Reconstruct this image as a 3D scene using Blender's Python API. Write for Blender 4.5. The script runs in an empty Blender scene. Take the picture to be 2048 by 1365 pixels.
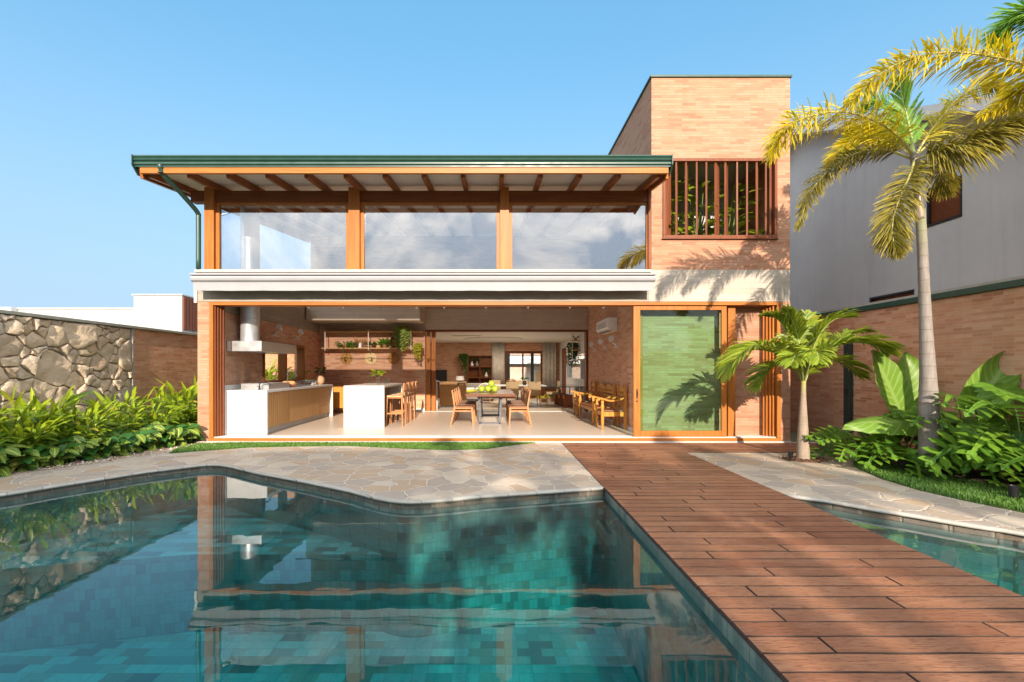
import bpy, bmesh, math, random
from mathutils import Vector, Matrix
R = math.radians
PI = math.pi
random.seed(11)
sc = bpy.context.scene
COL = sc.collection

# ------------------------------------------------------------------ camera
EYE = 1.36
cam_d = bpy.data.cameras.new('camera')
cam = bpy.data.objects.new('camera', cam_d)
COL.objects.link(cam)
cam.location = (0, 0, EYE)
cam.rotation_euler = (R(90), 0, 0)
cam_d.sensor_width = 36
cam_d.lens = 36 * 900 / 2048
cam_d.shift_x = (1024 - 985) / 2048
cam_d.shift_y = (740 - 682.5) / 2048
cam_d.clip_start = 0.05
cam_d.clip_end = 3000
sc.camera = cam

# ------------------------------------------------------------------ sky, sun, exposure
SUN_TAN, SUN_AZ = 0.375, 0.06          # drop per metre of depth, sideways drift per metre of depth
SUN_EL = math.atan(SUN_TAN / math.hypot(1, SUN_AZ))
world = bpy.data.worlds.new('World')
sc.world = world
world.use_nodes = True
wn, wl = world.node_tree.nodes, world.node_tree.links
bg = wn['Background']
sky = wn.new('ShaderNodeTexSky')
sky.sky_type = 'NISHITA'
sky.sun_disc = False
sky.sun_elevation = SUN_EL
sky.sun_rotation = R(180) - math.atan(SUN_AZ)
sky.altitude = 0
sky.air_density = 1.0
sky.dust_density = 0.2
sky.ozone_density = 1.2
# broken cloud in the half of the sky behind the camera (it shows in the panes)
tc = wn.new('ShaderNodeTexCoord')
nz = wn.new('ShaderNodeTexNoise')
nz.inputs['Scale'].default_value = 5.2
nz.inputs['Detail'].default_value = 9
nz.inputs['Roughness'].default_value = 0.6
nz.inputs['Distortion'].default_value = 0.5
wl.new(tc.outputs['Generated'], nz.inputs['Vector'])
cr = wn.new('ShaderNodeMapRange')
cr.inputs['From Min'].default_value = 0.41
cr.inputs['From Max'].default_value = 0.60
cr.inputs['To Min'].default_value = 0.12
wl.new(nz.outputs['Fac'], cr.inputs['Value'])
sx = wn.new('ShaderNodeSeparateXYZ')
wl.new(tc.outputs['Generated'], sx.inputs[0])
mk = wn.new('ShaderNodeMapRange')
mk.inputs['From Min'].default_value = 0.25
mk.inputs['From Max'].default_value = -0.15
wl.new(sx.outputs['Y'], mk.inputs['Value'])
mu = wn.new('ShaderNodeMath'); mu.operation = 'MULTIPLY'
wl.new(cr.outputs[0], mu.inputs[0]); wl.new(mk.outputs[0], mu.inputs[1])
mx = wn.new('ShaderNodeMix'); mx.data_type = 'RGBA'
el = wn.new('ShaderNodeMapRange')      # low cloud is hazy and dimmer, high cloud bright
el.inputs['From Min'].default_value = 0.14; el.inputs['From Max'].default_value = 0.70
el.inputs['To Min'].default_value = 5.0; el.inputs['To Max'].default_value = 14.5
wl.new(sx.outputs['Z'], el.inputs['Value'])
cc = wn.new('ShaderNodeMix'); cc.data_type = 'RGBA'; cc.blend_type = 'MULTIPLY'; cc.inputs['Factor'].default_value = 1
cc.inputs['A'].default_value = (1, 0.985, 0.96, 1)
wl.new(el.outputs[0], cc.inputs['B']); wl.new(cc.outputs['Result'], mx.inputs['B'])
wl.new(mu.outputs[0], mx.inputs['Factor'])
hs = wn.new('ShaderNodeHueSaturation'); hs.inputs['Saturation'].default_value = 1.1; hs.inputs['Hue'].default_value = 0.49
wl.new(sky.outputs[0], hs.inputs['Color'])
veil = wn.new('ShaderNodeMix'); veil.data_type = 'RGBA'; veil.inputs['Factor'].default_value = 0.52     # thin even haze over the sky
veil.inputs['B'].default_value = (0.58, 1.85, 3.05, 1)
wl.new(hs.outputs[0], veil.inputs['A']); lim = wn.new('ShaderNodeMix'); lim.data_type = 'RGBA'; lim.inputs['B'].default_value = (1.62, 2.28, 3.1, 1)
lz = wn.new('ShaderNodeMapRange'); lz.interpolation_type = 'SMOOTHSTEP'; lz.inputs['From Min'].default_value = 0.62; lz.inputs['From Max'].default_value = 0.0; lz.inputs['To Max'].default_value = 0.95
wl.new(sx.outputs['Z'], lz.inputs['Value']); wl.new(lz.outputs[0], lim.inputs['Factor'])
wl.new(veil.outputs['Result'], lim.inputs['A']); wl.new(lim.outputs['Result'], mx.inputs['A'])
wl.new(mx.outputs['Result'], bg.inputs['Color'])
bg.inputs['Strength'].default_value = 0.115

sun_d = bpy.data.lights.new('sun', 'SUN')
sun_d.energy = 3.2
sun_d.angle = R(0.6)
sun_d.color = (1.0, 0.85, 0.69)
sun = bpy.data.objects.new('sun', sun_d)
COL.objects.link(sun)
sun.location = (0, -20, 20)
sun.rotation_euler = Vector((-SUN_AZ, 1, -SUN_TAN)).to_track_quat('-Z', 'Y').to_euler()

sc.view_settings.view_transform = 'Standard'
sc.view_settings.look = 'None'
sc.view_settings.gamma = 1
sc.view_settings.use_curve_mapping = False
sc.view_settings.exposure = 1.40
sc.cycles.max_bounces = 10
sc.cycles.transparent_max_bounces = 24
sc.cycles.diffuse_bounces = 7
sc.cycles.glossy_bounces = 4
sc.cycles.sample_clamp_indirect = 6
sc.cycles.caustics_reflective = False
sc.cycles.caustics_refractive = False


def P(px, py, d):
    return Vector(((px - 985) * d / 900, d, EYE + (740 - py) * d / 900))


# ------------------------------------------------------------------ mesh helpers
class MB:
    def __init__(s):
        s.v, s.f, s.m, s.uv = [], [], [], []

    def add(s, vs, fs, m=0, uvs=None):
        b = len(s.v)
        s.v += [tuple(p) for p in vs]
        for i, f in enumerate(fs):
            s.f.append([b + j for j in f]); s.m.append(m)
            s.uv.append(uvs[i] if uvs else None)
        return s

    def box(s, x0, x1, y0, y1, z0, z1, m=0):
        if x0 > x1: x0, x1 = x1, x0
        if y0 > y1: y0, y1 = y1, y0
        if z0 > z1: z0, z1 = z1, z0
        v = [(x0, y0, z0), (x1, y0, z0), (x1, y1, z0), (x0, y1, z0), (x0, y0, z1), (x1, y0, z1), (x1, y1, z1), (x0, y1, z1)]
        return s.add(v, [(0, 3, 2, 1), (4, 5, 6, 7), (0, 1, 5, 4), (1, 2, 6, 5), (2, 3, 7, 6), (3, 0, 4, 7)], m)

    def hexa(s, lo, hi, m=0):
        """eight corners: lower ring then upper ring, both counter-clockwise"""
        return s.add(list(lo) + list(hi), [(0, 3, 2, 1), (4, 5, 6, 7), (0, 1, 5, 4), (1, 2, 6, 5), (2, 3, 7, 6), (3, 0, 4, 7)], m)

    def bar(s, p0, p1, w, h, m=0, up=(0, 0, 1), w1=None, h1=None):
        p0, p1 = Vector(p0), Vector(p1)
        t = (p1 - p0).normalized(); up = Vector(up)
        if abs(t.dot(up)) > 0.97: up = Vector((0, 1, 0))
        a = t.cross(up).normalized(); b = a.cross(t)
        w1 = w if w1 is None else w1; h1 = h if h1 is None else h1
        lo = [p0 + a * (sx * w / 2) + b * (sy * h / 2) for sx, sy in ((-1, -1), (1, -1), (1, 1), (-1, 1))]
        hi = [p1 + a * (sx * w1 / 2) + b * (sy * h1 / 2) for sx, sy in ((-1, -1), (1, -1), (1, 1), (-1, 1))]
        return s.add(lo + hi, [(3, 2, 1, 0), (4, 5, 6, 7), (0, 1, 5, 4), (1, 2, 6, 5), (2, 3, 7, 6), (3, 0, 4, 7)][:], m)

    def tube(s, pts, rad, n=8, m=0, cap=True):
        pts = [Vector(p) for p in pts]
        if not isinstance(rad, (list, tuple)): rad = [rad] * len(pts)
        rings = []; ref = None
        for i, p in enumerate(pts):
            t = (pts[min(i + 1, len(pts) - 1)] - pts[max(i - 1, 0)]).normalized()
            if ref is None:
                ref = Vector((1, 0, 0)) if abs(t.x) < 0.8 else Vector((0, 1, 0))
            a = (ref - t * ref.dot(t)).normalized(); ref = a
            b = t.cross(a)
            rings.append([p + (a * math.cos(2 * PI * k / n) + b * math.sin(2 * PI * k / n)) * rad[i] for k in range(n)])
        vs = [q for r_ in rings for q in r_]
        fs = []
        for i in range(len(pts) - 1):
            for k in range(n):
                k2 = (k + 1) % n
                fs.append((i * n + k, i * n + k2, (i + 1) * n + k2, (i + 1) * n + k))
        if cap:
            fs.append(tuple(range(n - 1, -1, -1)))
            fs.append(tuple((len(pts) - 1) * n + k for k in range(n)))
        return s.add(vs, fs, m)

    def lathe(s, prof, c, n=16, m=0):
        c = Vector(c)
        return s.tube_rings([[c + Vector((r * math.cos(2 * PI * k / n), r * math.sin(2 * PI * k / n), z)) for k in range(n)] for r, z in prof], m)

    def tube_rings(s, rings, m=0):
        n = len(rings[0]); vs = [q for r_ in rings for q in r_]; fs = []
        for i in range(len(rings) - 1):
            for k in range(n):
                k2 = (k + 1) % n
                fs.append((i * n + k, i * n + k2, (i + 1) * n + k2, (i + 1) * n + k))
        fs.append(tuple(range(n - 1, -1, -1)))
        fs.append(tuple((len(rings) - 1) * n + k for k in range(n)))
        return s.add(vs, fs, m)

    def ell(s, c, r, n=12, h=8, m=0):
        rx, ry, rz = r if isinstance(r, (tuple, list)) else (r, r, r)
        c = Vector(c); rings = []
        for j in range(1, h):
            a = -PI / 2 + PI * j / h
            rings.append([c + Vector((rx * math.cos(a) * math.cos(2 * PI * k / n), ry * math.cos(a) * math.sin(2 * PI * k / n), rz * math.sin(a))) for k in range(n)])
        rings = [[c + Vector((0.02 * (q.x - c.x), 0.02 * (q.y - c.y), -rz)) for q in rings[0]]] + rings + [[c + Vector((0.02 * (q.x - c.x), 0.02 * (q.y - c.y), rz)) for q in rings[-1]]]
        return s.tube_rings(rings, m)

    def prism(s, poly, z0, z1, m=0, mside=None):
        n = len(poly)
        lo = [(p[0], p[1], z0) for p in poly]; hi = [(p[0], p[1], z1) for p in poly]
        area = sum(poly[i][0] * poly[(i + 1) % n][1] - poly[(i + 1) % n][0] * poly[i][1] for i in range(n))
        if area < 0: lo.reverse(); hi.reverse()
        s.add(lo + hi, [tuple(range(n - 1, -1, -1)), tuple(range(n, 2 * n))], m)
        b = len(s.v) - 2 * n
        for i in range(n):
            j = (i + 1) % n
            s.f.append([b + i, b + j, b + n + j, b + n + i]); s.m.append(m if mside is None else mside); s.uv.append(None)
        return s

    def sheet(s, poly, z, m=0):
        n = len(poly)
        area = sum(poly[i][0] * poly[(i + 1) % n][1] - poly[(i + 1) % n][0] * poly[i][1] for i in range(n))
        p = list(poly) if area > 0 else list(reversed(poly))
        return s.add([(q[0], q[1], z) for q in p], [tuple(range(n))], m)

    def build(s, name, mats, parent=None, smooth=False, bevel=0, segs=2):
        me = bpy.data.meshes.new(name)
        off = Vector((0, 0, 0)); q = parent
        while q is not None:
            off += q.location; q = q.parent
        me.from_pydata([(v[0] - off.x, v[1] - off.y, v[2] - off.z) for v in s.v], [], s.f)
        if not isinstance(mats, (list, tuple)): mats = [mats]
        for mt in mats: me.materials.append(mt)
        me.polygons.foreach_set('material_index', s.m)
        if any(u is not None for u in s.uv):
            ul = me.uv_layers.new(name='UVMap'); buf = []
            for f, u in zip(s.f, s.uv):
                for k in range(len(f)):
                    buf += list(u[k]) if u else [0, 0]
            ul.data.foreach_set('uv', buf)
        if smooth:
            me.polygons.foreach_set('use_smooth', [True] * len(me.polygons))
        me.validate(); me.update()
        o = bpy.data.objects.new(name, me)
        COL.objects.link(o)
        if parent is not None: o.parent = parent
        if smooth == 'auto':
            me.set_sharp_from_angle(angle=R(40))
        if bevel:
            b = o.modifiers.new('bevel', 'BEVEL'); b.width = bevel; b.segments = segs; b.limit_method = 'ANGLE'; b.angle_limit = R(40)
        return o


def tag(o, label, cat, group=None):
    o['label'] = label; o['category'] = cat
    if group: o['group'] = group
    return o


def thing(name, label, cat, loc=(0, 0, 0), group=None, rz=0):
    o = bpy.data.objects.new(name, None); COL.objects.link(o)
    o.empty_display_size = 0.2
    o.location = loc; o.rotation_euler = (0, 0, rz)
    return tag(o, label, cat, group)


def struct(o, kind='structure'):
    o['kind'] = kind
    return o


CH = {}
def kids(o):
    return [c for c in bpy.data.objects if c.parent is o]


def dup(root, loc, rz=0, label=None, scale=None, group=None):
    r = root.copy(); COL.objects.link(r); r.location = loc; r.rotation_euler = (0, 0, rz)
    if scale: r.scale = (scale, scale, scale) if not isinstance(scale, (tuple, list)) else scale
    if label: r['label'] = label
    if group: r['group'] = group
    for c0 in kids(root):
        c = c0.copy(); COL.objects.link(c); c.parent = r
        for g0 in kids(c0):
            g = g0.copy(); COL.objects.link(g); g.parent = c
    return r


def wall_holes(mb, axis, a0, a1, u0, u1, z0, z1, holes, m=0):
    """wall slab between a0..a1 on its thin axis; holes = (u0,u1,z0,z1)"""
    us = sorted({u0, u1, *[h[0] for h in holes], *[h[1] for h in holes]})
    for i in range(len(us) - 1):
        c = (us[i] + us[i + 1]) / 2
        cuts = sorted([(h[2], h[3]) for h in holes if h[0] < c < h[1]])
        z = z0
        spans = []
        for h0, h1 in cuts:
            if h0 > z: spans.append((z, h0))
            z = max(z, h1)
        if z < z1: spans.append((z, z1))
        for s0, s1 in spans:
            if axis == 'y': mb.box(us[i], us[i + 1], a0, a1, s0, s1, m)
            else: mb.box(a0, a1, us[i], us[i + 1], s0, s1, m)


def catmull(pts, n):
    pts = [Vector(p) for p in pts]
    q = [pts[0] * 2 - pts[1]] + pts + [pts[-1] * 2 - pts[-2]]
    out = []
    k = len(pts) - 1
    for i in range(n + 1):
        t = i / n * k; j = min(int(t), k - 1); u = t - j
        a, b, c, d = q[j], q[j + 1], q[j + 2], q[j + 3]
        out.append(0.5 * ((2 * b) + (c - a) * u + (2 * a - 5 * b + 4 * c - d) * u * u + (3 * b - a - 3 * c + d) * u ** 3))
    return out


# ------------------------------------------------------------------ materials
class NT:
    """small node-tree writer"""
    def __init__(s, name):
        s.mat = bpy.data.materials.new(name); s.mat.use_nodes = True
        s.n, s.l = s.mat.node_tree.nodes, s.mat.node_tree.links
        s.b = s.n['Principled BSDF']; s.out = s.n['Material Output']

    def new(s, t, **kw):
        q = s.n.new(t)
        for k, v in kw.items():
            if k in q.inputs.keys(): s.put(q.inputs[k], v)
            else: setattr(q, k, v)
        return q

    def put(s, sock, v):
        if isinstance(v, bpy.types.NodeSocket): s.l.new(v, sock)
        elif isinstance(v, (tuple, list)) and len(v) == 3 and sock.type == 'RGBA': sock.default_value = (*v, 1)
        else: sock.default_value = v

    def math(s, op, a, b=0.0, clamp=False):
        q = s.n.new('ShaderNodeMath'); q.operation = op; q.use_clamp = clamp
        s.put(q.inputs[0], a); s.put(q.inputs[1], b)
        return q.outputs[0]

    def mix(s, fac, a, b, mode='MIX'):
        q = s.n.new('ShaderNodeMix'); q.data_type = 'RGBA'; q.blend_type = mode
        s.put(q.inputs['Factor'], fac); s.put(q.inputs['A'], a); s.put(q.inputs['B'], b)
        return q.outputs['Result']

    def ramp(s, v, lo, hi, a=0.0, b=1.0):
        q = s.n.new('ShaderNodeMapRange')
        s.put(q.inputs['Value'], v)
        q.inputs['From Min'].default_value = lo; q.inputs['From Max'].default_value = hi
        q.inputs['To Min'].default_value = a; q.inputs['To Max'].default_value = b
        return q.outputs[0]

    def coord(s, scale=(1, 1, 1), kind='Object'):
        t = s.n.new('ShaderNodeTexCoord'); m = s.n.new('ShaderNodeMapping')
        m.inputs['Scale'].default_value = scale
        s.l.new(t.outputs[kind], m.inputs['Vector'])
        return m.outputs[0]

    def noise(s, vec, scale=5, detail=4, rough=0.55, dist=0.0):
        q = s.n.new('ShaderNodeTexNoise')
        s.l.new(vec, q.inputs['Vector'])
        q.inputs['Scale'].default_value = scale; q.inputs['Detail'].default_value = detail
        q.inputs['Roughness'].default_value = rough; q.inputs['Distortion'].default_value = dist
        return q.outputs['Fac']

    def bump(s, h, strength=0.3, dist=0.01):
        q = s.n.new('ShaderNodeBump')
        q.inputs['Strength'].default_value = strength; q.inputs['Distance'].default_value = dist
        s.l.new(h, q.inputs['Height'])
        s.l.new(q.outputs[0], s.b.inputs['Normal'])
        return q.outputs[0]

    def fin(s, col=None, rough=0.6, metal=0.0, spec=None):
        if col is not None: s.put(s.b.inputs['Base Color'], col)
        s.put(s.b.inputs['Roughness'], rough); s.b.inputs['Metallic'].default_value = metal
        if spec is not None: s.b.inputs['Specular IOR Level'].default_value = spec
        return s.mat

    def wallvec(s, kind='wall'):
        t = s.n.new('ShaderNodeTexCoord'); x = s.n.new('ShaderNodeSeparateXYZ')
        s.l.new(t.outputs['Object'], x.inputs[0])
        c = s.n.new('ShaderNodeCombineXYZ')
        if kind == 'wall':
            s.l.new(s.math('ADD', x.outputs[0], x.outputs[1]), c.inputs[0]); s.l.new(x.outputs[2], c.inputs[1])
        elif kind == 'floor':
            s.l.new(x.outputs[0], c.inputs[0]); s.l.new(x.outputs[1], c.inputs[1])
        return c.outputs[0]

    def bricks(s, vec, c1, c2, cm, w, h, mortar, bias=0.0, smooth=0.1, off=0.5):
        q = s.n.new('ShaderNodeTexBrick')
        s.l.new(vec, q.inputs['Vector'])
        s.put(q.inputs['Color1'], c1); s.put(q.inputs['Color2'], c2); s.put(q.inputs['Mortar'], cm)
        q.inputs['Scale'].default_value = 1; q.inputs['Mortar Size'].default_value = mortar
        q.inputs['Mortar Smooth'].default_value = smooth; q.inputs['Bias'].default_value = bias
        q.inputs['Brick Width'].default_value = w; q.inputs['Row Height'].default_value = h
        q.offset = off
        return q.outputs['Color'], q.outputs['Fac']


def plain(name, col, rough=0.5, metal=0.0, var=0.12, scale=6, bump=0.0, spec=None):
    t = NT(name); v = t.coord()
    n = t.noise(v, scale, 5)
    c2 = tuple(c * (1 - var) for c in col); c1 = tuple(min(1, c * (1 + var)) for c in col)
    c = t.mix(t.ramp(n, 0.3, 0.7), c2, c1)
    if bump: t.bump(t.noise(v, scale * 8, 4), bump, 0.004)
    return t.fin(c, t.ramp(n, 0.2, 0.8, max(0.02, rough - 0.08), min(1, rough + 0.08)), metal, spec)


def wood(name, c1, c2, axis='x', rough=0.42, scale=1.0):
    t = NT(name)
    sc_ = {'x': (1.2, 26, 26), 'y': (26, 1.2, 26), 'z': (26, 26, 1.2)}[axis]
    v = t.coord(tuple(a * scale for a in sc_))
    n = t.noise(v, 1.0, 6, 0.6, 0.6)
    n2 = t.noise(t.coord((1, 1, 1)), 2.2, 3)
    f = t.math('ADD', t.math('MULTIPLY', t.ramp(n, 0.3, 0.7), 0.75), t.math('MULTIPLY', n2, 0.25))
    t.bump(n, 0.15, 0.002)
    return t.fin(t.mix(f, c1, c2), rough, 0.0, 0.2)


def brickmat(name, cols, cm, w=0.275, h=0.0515, mortar=0.0035, rough=0.82, bump=0.6, wash=(0.7, 0.5, 0.36), wash_amt=0.35):
    """long thin bricks, each with its own tone out of cols"""
    t = NT(name); v = t.wallvec('wall')
    _, fac = t.bricks(v, (0, 0, 0), (1, 1, 1), (0.5, 0.5, 0.5), w, h, mortar, smooth=0.3)
    sp = t.n.new('ShaderNodeSeparateXYZ'); t.l.new(v, sp.inputs[0])
    row = t.math('FLOOR', t.math('DIVIDE', sp.outputs[1], h))
    odd = t.math('MULTIPLY', t.math('FRACT', t.math('MULTIPLY', row, 0.5)), 2.0)
    cx = t.math('FLOOR', t.math('DIVIDE', t.math('ADD', sp.outputs[0], t.math('MULTIPLY', odd, w * 0.5)), w))
    cb = t.n.new('ShaderNodeCombineXYZ'); t.l.new(cx, cb.inputs[0]); t.l.new(row, cb.inputs[1])
    wn_ = t.n.new('ShaderNodeTexWhiteNoise'); wn_.noise_dimensions = '2D'; t.l.new(cb.outputs[0], wn_.inputs['Vector'])
    rp = t.n.new('ShaderNodeValToRGB'); t.l.new(wn_.outputs['Value'], rp.inputs[0]); el = rp.color_ramp.elements
    while len(el) < len(cols): el.new(0.5)
    for i, (p_, c_) in enumerate(cols): el[i].position = p_; el[i].color = (*c_, 1)
    o = t.coord()
    big = t.noise(o, 0.8, 6, 0.65); fine = t.noise(o, 60, 4, 0.6); mid = t.noise(t.coord((5, 5, 9)), 1.0, 4, 0.6)
    col = t.mix(t.ramp(mid, 0.4, 0.72, 0.0, 0.3), rp.outputs[0], tuple(a * 0.72 for a in cols[-1][1]))
    col = t.mix(t.ramp(big, 0.42, 0.7, 0.0, wash_amt), col, wash)
    col = t.mix(t.ramp(fine, 0.3, 0.75, 0.0, 0.2), col, tuple(a * 0.55 for a in cols[-1][1]))
    col = t.mix(t.math('MULTIPLY', fac, 0.85), col, cm)
    t.bump(t.math('SUBTRACT', t.math('MULTIPLY', fine, 0.3), t.math('MULTIPLY', fac, 1.0)), bump, 0.008)
    return t.fin(col, rough)


def leafmat(name, c1, c2, rough=0.42, trans=0.3, vein=None, tip=None, old=None):
    t = NT(name)
    geo = t.n.new('ShaderNodeNewGeometry')
    rnd = geo.outputs['Random Per Island']
    n = t.noise(t.coord(), 9, 3)
    f = t.math('ADD', t.math('MULTIPLY', rnd, 0.75), t.math('MULTIPLY', n, 0.25))
    col = t.mix(f, c1, c2)
    if old: col = t.mix(t.math('MULTIPLY', t.math('GREATER_THAN', t.math('FRACT', t.math('MULTIPLY', rnd, 37.0)), 0.94), 0.75), col, old)
    uvn = t.n.new('ShaderNodeTexCoord'); sp = t.n.new('ShaderNodeSeparateXYZ')
    t.l.new(uvn.outputs['UV'], sp.inputs[0])
    au = t.math('ABSOLUTE', t.math('SUBTRACT', sp.outputs[0], 0.5))
    if vein:
        ph = t.math('SUBTRACT', t.math('MULTIPLY', sp.outputs[1], 9.0), t.math('MULTIPLY', au, 5.0))
        side = t.math('LESS_THAN', t.math('ABSOLUTE', t.math('SUBTRACT', t.math('FRACT', ph), 0.5)), 0.13)
        mid = t.math('LESS_THAN', au, 0.06)
        vm = t.math('MAXIMUM', side, mid)
        keep = t.math('GREATER_THAN', rnd, 0.35)
        col = t.mix(t.math('MULTIPLY', t.math('MULTIPLY', vm, keep), 0.8), col, vein)
    else:
        mid = t.ramp(au, 0.0, 0.09, 0.45, 0.0)
        col = t.mix(mid, col, tuple(min(1, a * 1.5 + 0.03) for a in c2))
    if tip:
        col = t.mix(t.ramp(sp.outputs[1], 0.72, 1.0, 0.0, 0.85), col, tip)
    t.fin(col, rough, 0.0, 0.3)
    tr = t.n.new('ShaderNodeBsdfTranslucent')
    t.l.new(t.mix(0.5, col, tuple(min(1, a * 1.6) for a in c2)), tr.inputs['Color'])
    ms = t.n.new('ShaderNodeMixShader'); ms.inputs[0].default_value = trans
    t.l.new(t.b.outputs[0], ms.inputs[1]); t.l.new(tr.outputs[0], ms.inputs[2])
    t.l.new(ms.outputs[0], t.out.inputs['Surface'])
    return t.mat


def glassmat(name, tint=(1, 1, 1), extra=0.0, ior=1.5, rough=0.0):
    t = NT(name)
    # Schlick reflectance, the same from either side of the thin pane
    lw = t.n.new('ShaderNodeLayerWeight'); lw.inputs['Blend'].default_value = 0.5
    f0 = ((ior - 1) / (ior + 1)) ** 2
    f = t.math('ADD', t.math('MULTIPLY', t.math('POWER', lw.outputs['Facing'], 5.0), 1 - f0 - extra), f0 + extra, True)
    tr = t.n.new('ShaderNodeBsdfTransparent'); tr.inputs['Color'].default_value = (*tint, 1)
    gl = t.n.new('ShaderNodeBsdfAnisotropic') if False else t.n.new('ShaderNodeBsdfGlossy')
    gl.inputs['Roughness'].default_value = rough
    ms = t.n.new('ShaderNodeMixShader')
    t.l.new(f, ms.inputs[0]); t.l.new(tr.outputs[0], ms.inputs[1]); t.l.new(gl.outputs[0], ms.inputs[2])
    t.l.new(ms.outputs[0], t.out.inputs['Surface'])
    return t.mat


BR = brickmat('brick warm', ((0, (0.48, 0.262, 0.165)), (0.4, (0.44, 0.225, 0.132)), (0.7, (0.44, 0.20, 0.112)), (1, (0.35, 0.145, 0.078))), (0.33, 0.20, 0.135), wash=(0.49, 0.295, 0.195))
BR_WALL = brickmat('brick garden wall', ((0, (0.70, 0.40, 0.25)), (0.4, (0.62, 0.325, 0.19)), (0.7, (0.63, 0.29, 0.155)), (1, (0.46, 0.19, 0.10))), (0.64, 0.42, 0.29), wash=(0.72, 0.47, 0.33))
BR_IN = brickmat('brick lightened indoors', ((0, (0.70, 0.43, 0.28)), (0.4, (0.63, 0.355, 0.22)), (0.7, (0.64, 0.32, 0.185)), (1, (0.48, 0.215, 0.12))), (0.62, 0.42, 0.30), wash=(0.72, 0.49, 0.35))  # same brick, colour lightened to make up for the dim interior


def concretemat(name, c1, c2):
    t = NT(name); v = t.wallvec('wall')
    col, fac = t.bricks(v, c1, c2, tuple(a * 0.7 for a in c2), 1.35, 0.115, 0.003)
    o = t.coord()
    n = t.noise(o, 3.0, 6, 0.65); f = t.noise(t.coord((2, 2, 40)), 1.5, 4)
    col = t.mix(t.ramp(n, 0.35, 0.7, 0.0, 0.4), col, tuple(a * 0.72 for a in c2))
    col = t.mix(t.ramp(f, 0.4, 0.7, 0.0, 0.25), col, tuple(min(1, a * 1.2) for a in c1))
    t.bump(t.math('SUBTRACT', t.math('MULTIPLY', f, 0.4), fac), 0.3, 0.004)
    return t.fin(col, 0.8)


CONC = concretemat('board formed concrete', (0.46, 0.40, 0.335), (0.38, 0.325, 0.265))
CONC_IN = concretemat('lightened indoor concrete', (0.60, 0.50, 0.40), (0.50, 0.41, 0.325))  # same concrete, its lighter colour standing in for missing indoor light
CONC_DK = concretemat('grey board concrete', (0.36, 0.31, 0.25), (0.29, 0.25, 0.20))
OR1, OR2 = (0.27, 0.088, 0.018), (0.48, 0.175, 0.038)
WX = wood('orange timber grain x', OR1, OR2, 'x'); WY = wood('orange timber grain y', OR1, OR2, 'y'); WZ = wood('orange timber grain z', OR1, OR2, 'z')
BX = wood('brown timber grain x', (0.12, 0.038, 0.013), (0.23, 0.075, 0.024), 'x'); BZ = wood('brown timber grain z', (0.12, 0.035, 0.013), (0.26, 0.08, 0.028), 'z')
BY = wood('brown timber grain y', (0.20, 0.065, 0.02), (0.36, 0.125, 0.035), 'y')
LOUV = wood('reddish louvre timber', (0.11, 0.035, 0.016), (0.24, 0.076, 0.033), 'z')
OAK_Z = wood('pale oak grain z', (0.42, 0.23, 0.09), (0.56, 0.34, 0.15), 'z', 0.5); OAK_X = wood('pale oak grain x', (0.42, 0.23, 0.09), (0.56, 0.34, 0.15), 'x', 0.5)
CHAIR = wood('chair timber', (0.36, 0.15, 0.06), (0.55, 0.27, 0.12), 'z', 0.4)
HONEY = wood('honey timber', (0.40, 0.16, 0.03), (0.60, 0.28, 0.06), 'z', 0.35)
TABLE = wood('walnut slab', (0.11, 0.045, 0.025), (0.22, 0.10, 0.055), 'y', 0.28)
WHITE = plain('white paint', (0.66, 0.65, 0.63), 0.55, var=0.03)
QUARTZ = plain('white quartz', (0.60, 0.59, 0.575), 0.3, var=0.02)
GREEN = plain('green painted metal', (0.024, 0.07, 0.053), 0.38, var=0.1)
DKGREEN = plain('dark green metal', (0.02, 0.035, 0.03), 0.45)
AWN = plain('grey awning cover', (0.275, 0.275, 0.285), 0.6, var=0.05, scale=3)
CAP = plain('pale stone cap', (0.42, 0.39, 0.345), 0.7, var=0.1)
STEEL = plain('brushed steel', (0.60, 0.60, 0.60), 0.38, 0.9, var=0.03)
GALV = plain('galvanised flue', (0.62, 0.65, 0.68), 0.42, 0.7, var=0.1)
BLACK = plain('black metal', (0.015, 0.015, 0.016), 0.4)
DARK = plain('dark interior', (0.045, 0.035, 0.028), 0.8)
t = NT('grey render'); a_ = t.noise(t.coord((0.7, 0.7, 0.7)), 1.2, 6, 0.6); b_ = t.noise(t.coord((5, 5, 0.35)), 1.0, 5, 0.6); c_ = t.noise(t.coord(), 40, 4)
col = t.mix(t.ramp(a_, 0.35, 0.7), (0.51, 0.50, 0.485), (0.44, 0.43, 0.42))
col = t.mix(t.ramp(b_, 0.5, 0.75, 0.0, 0.35), col, (0.34, 0.33, 0.32))
t.bump(c_, 0.25, 0.006)
GREYPL = t.fin(col, 0.88)
CEIL = plain('cream ceiling', (0.80, 0.77, 0.71), 0.8, var=0.03)
CANE = plain('woven straw', (0.62, 0.42, 0.17), 0.7, var=0.18, scale=60, bump=0.5)
LEATHER = plain('brown leather', (0.20, 0.085, 0.04), 0.45, var=0.2)
TANFAB = plain('tan upholstery', (0.55, 0.40, 0.22), 0.85)
LINEN = plain('pale linen', (0.76, 0.72, 0.66), 0.9)
GREYFAB = plain('grey fabric', (0.30, 0.28, 0.26), 0.9)
TERRA = plain('terracotta pot', (0.33, 0.14, 0.07), 0.8)
CERAM = plain('white ceramic', (0.78, 0.76, 0.72), 0.3)
RED_STOOL = wood('red brown stool timber', (0.22, 0.07, 0.03), (0.36, 0.13, 0.055), 'z', 0.4)
SOIL = plain('dark soil', (0.075, 0.042, 0.026), 0.95, var=0.4, scale=20, bump=0.8)
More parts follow.
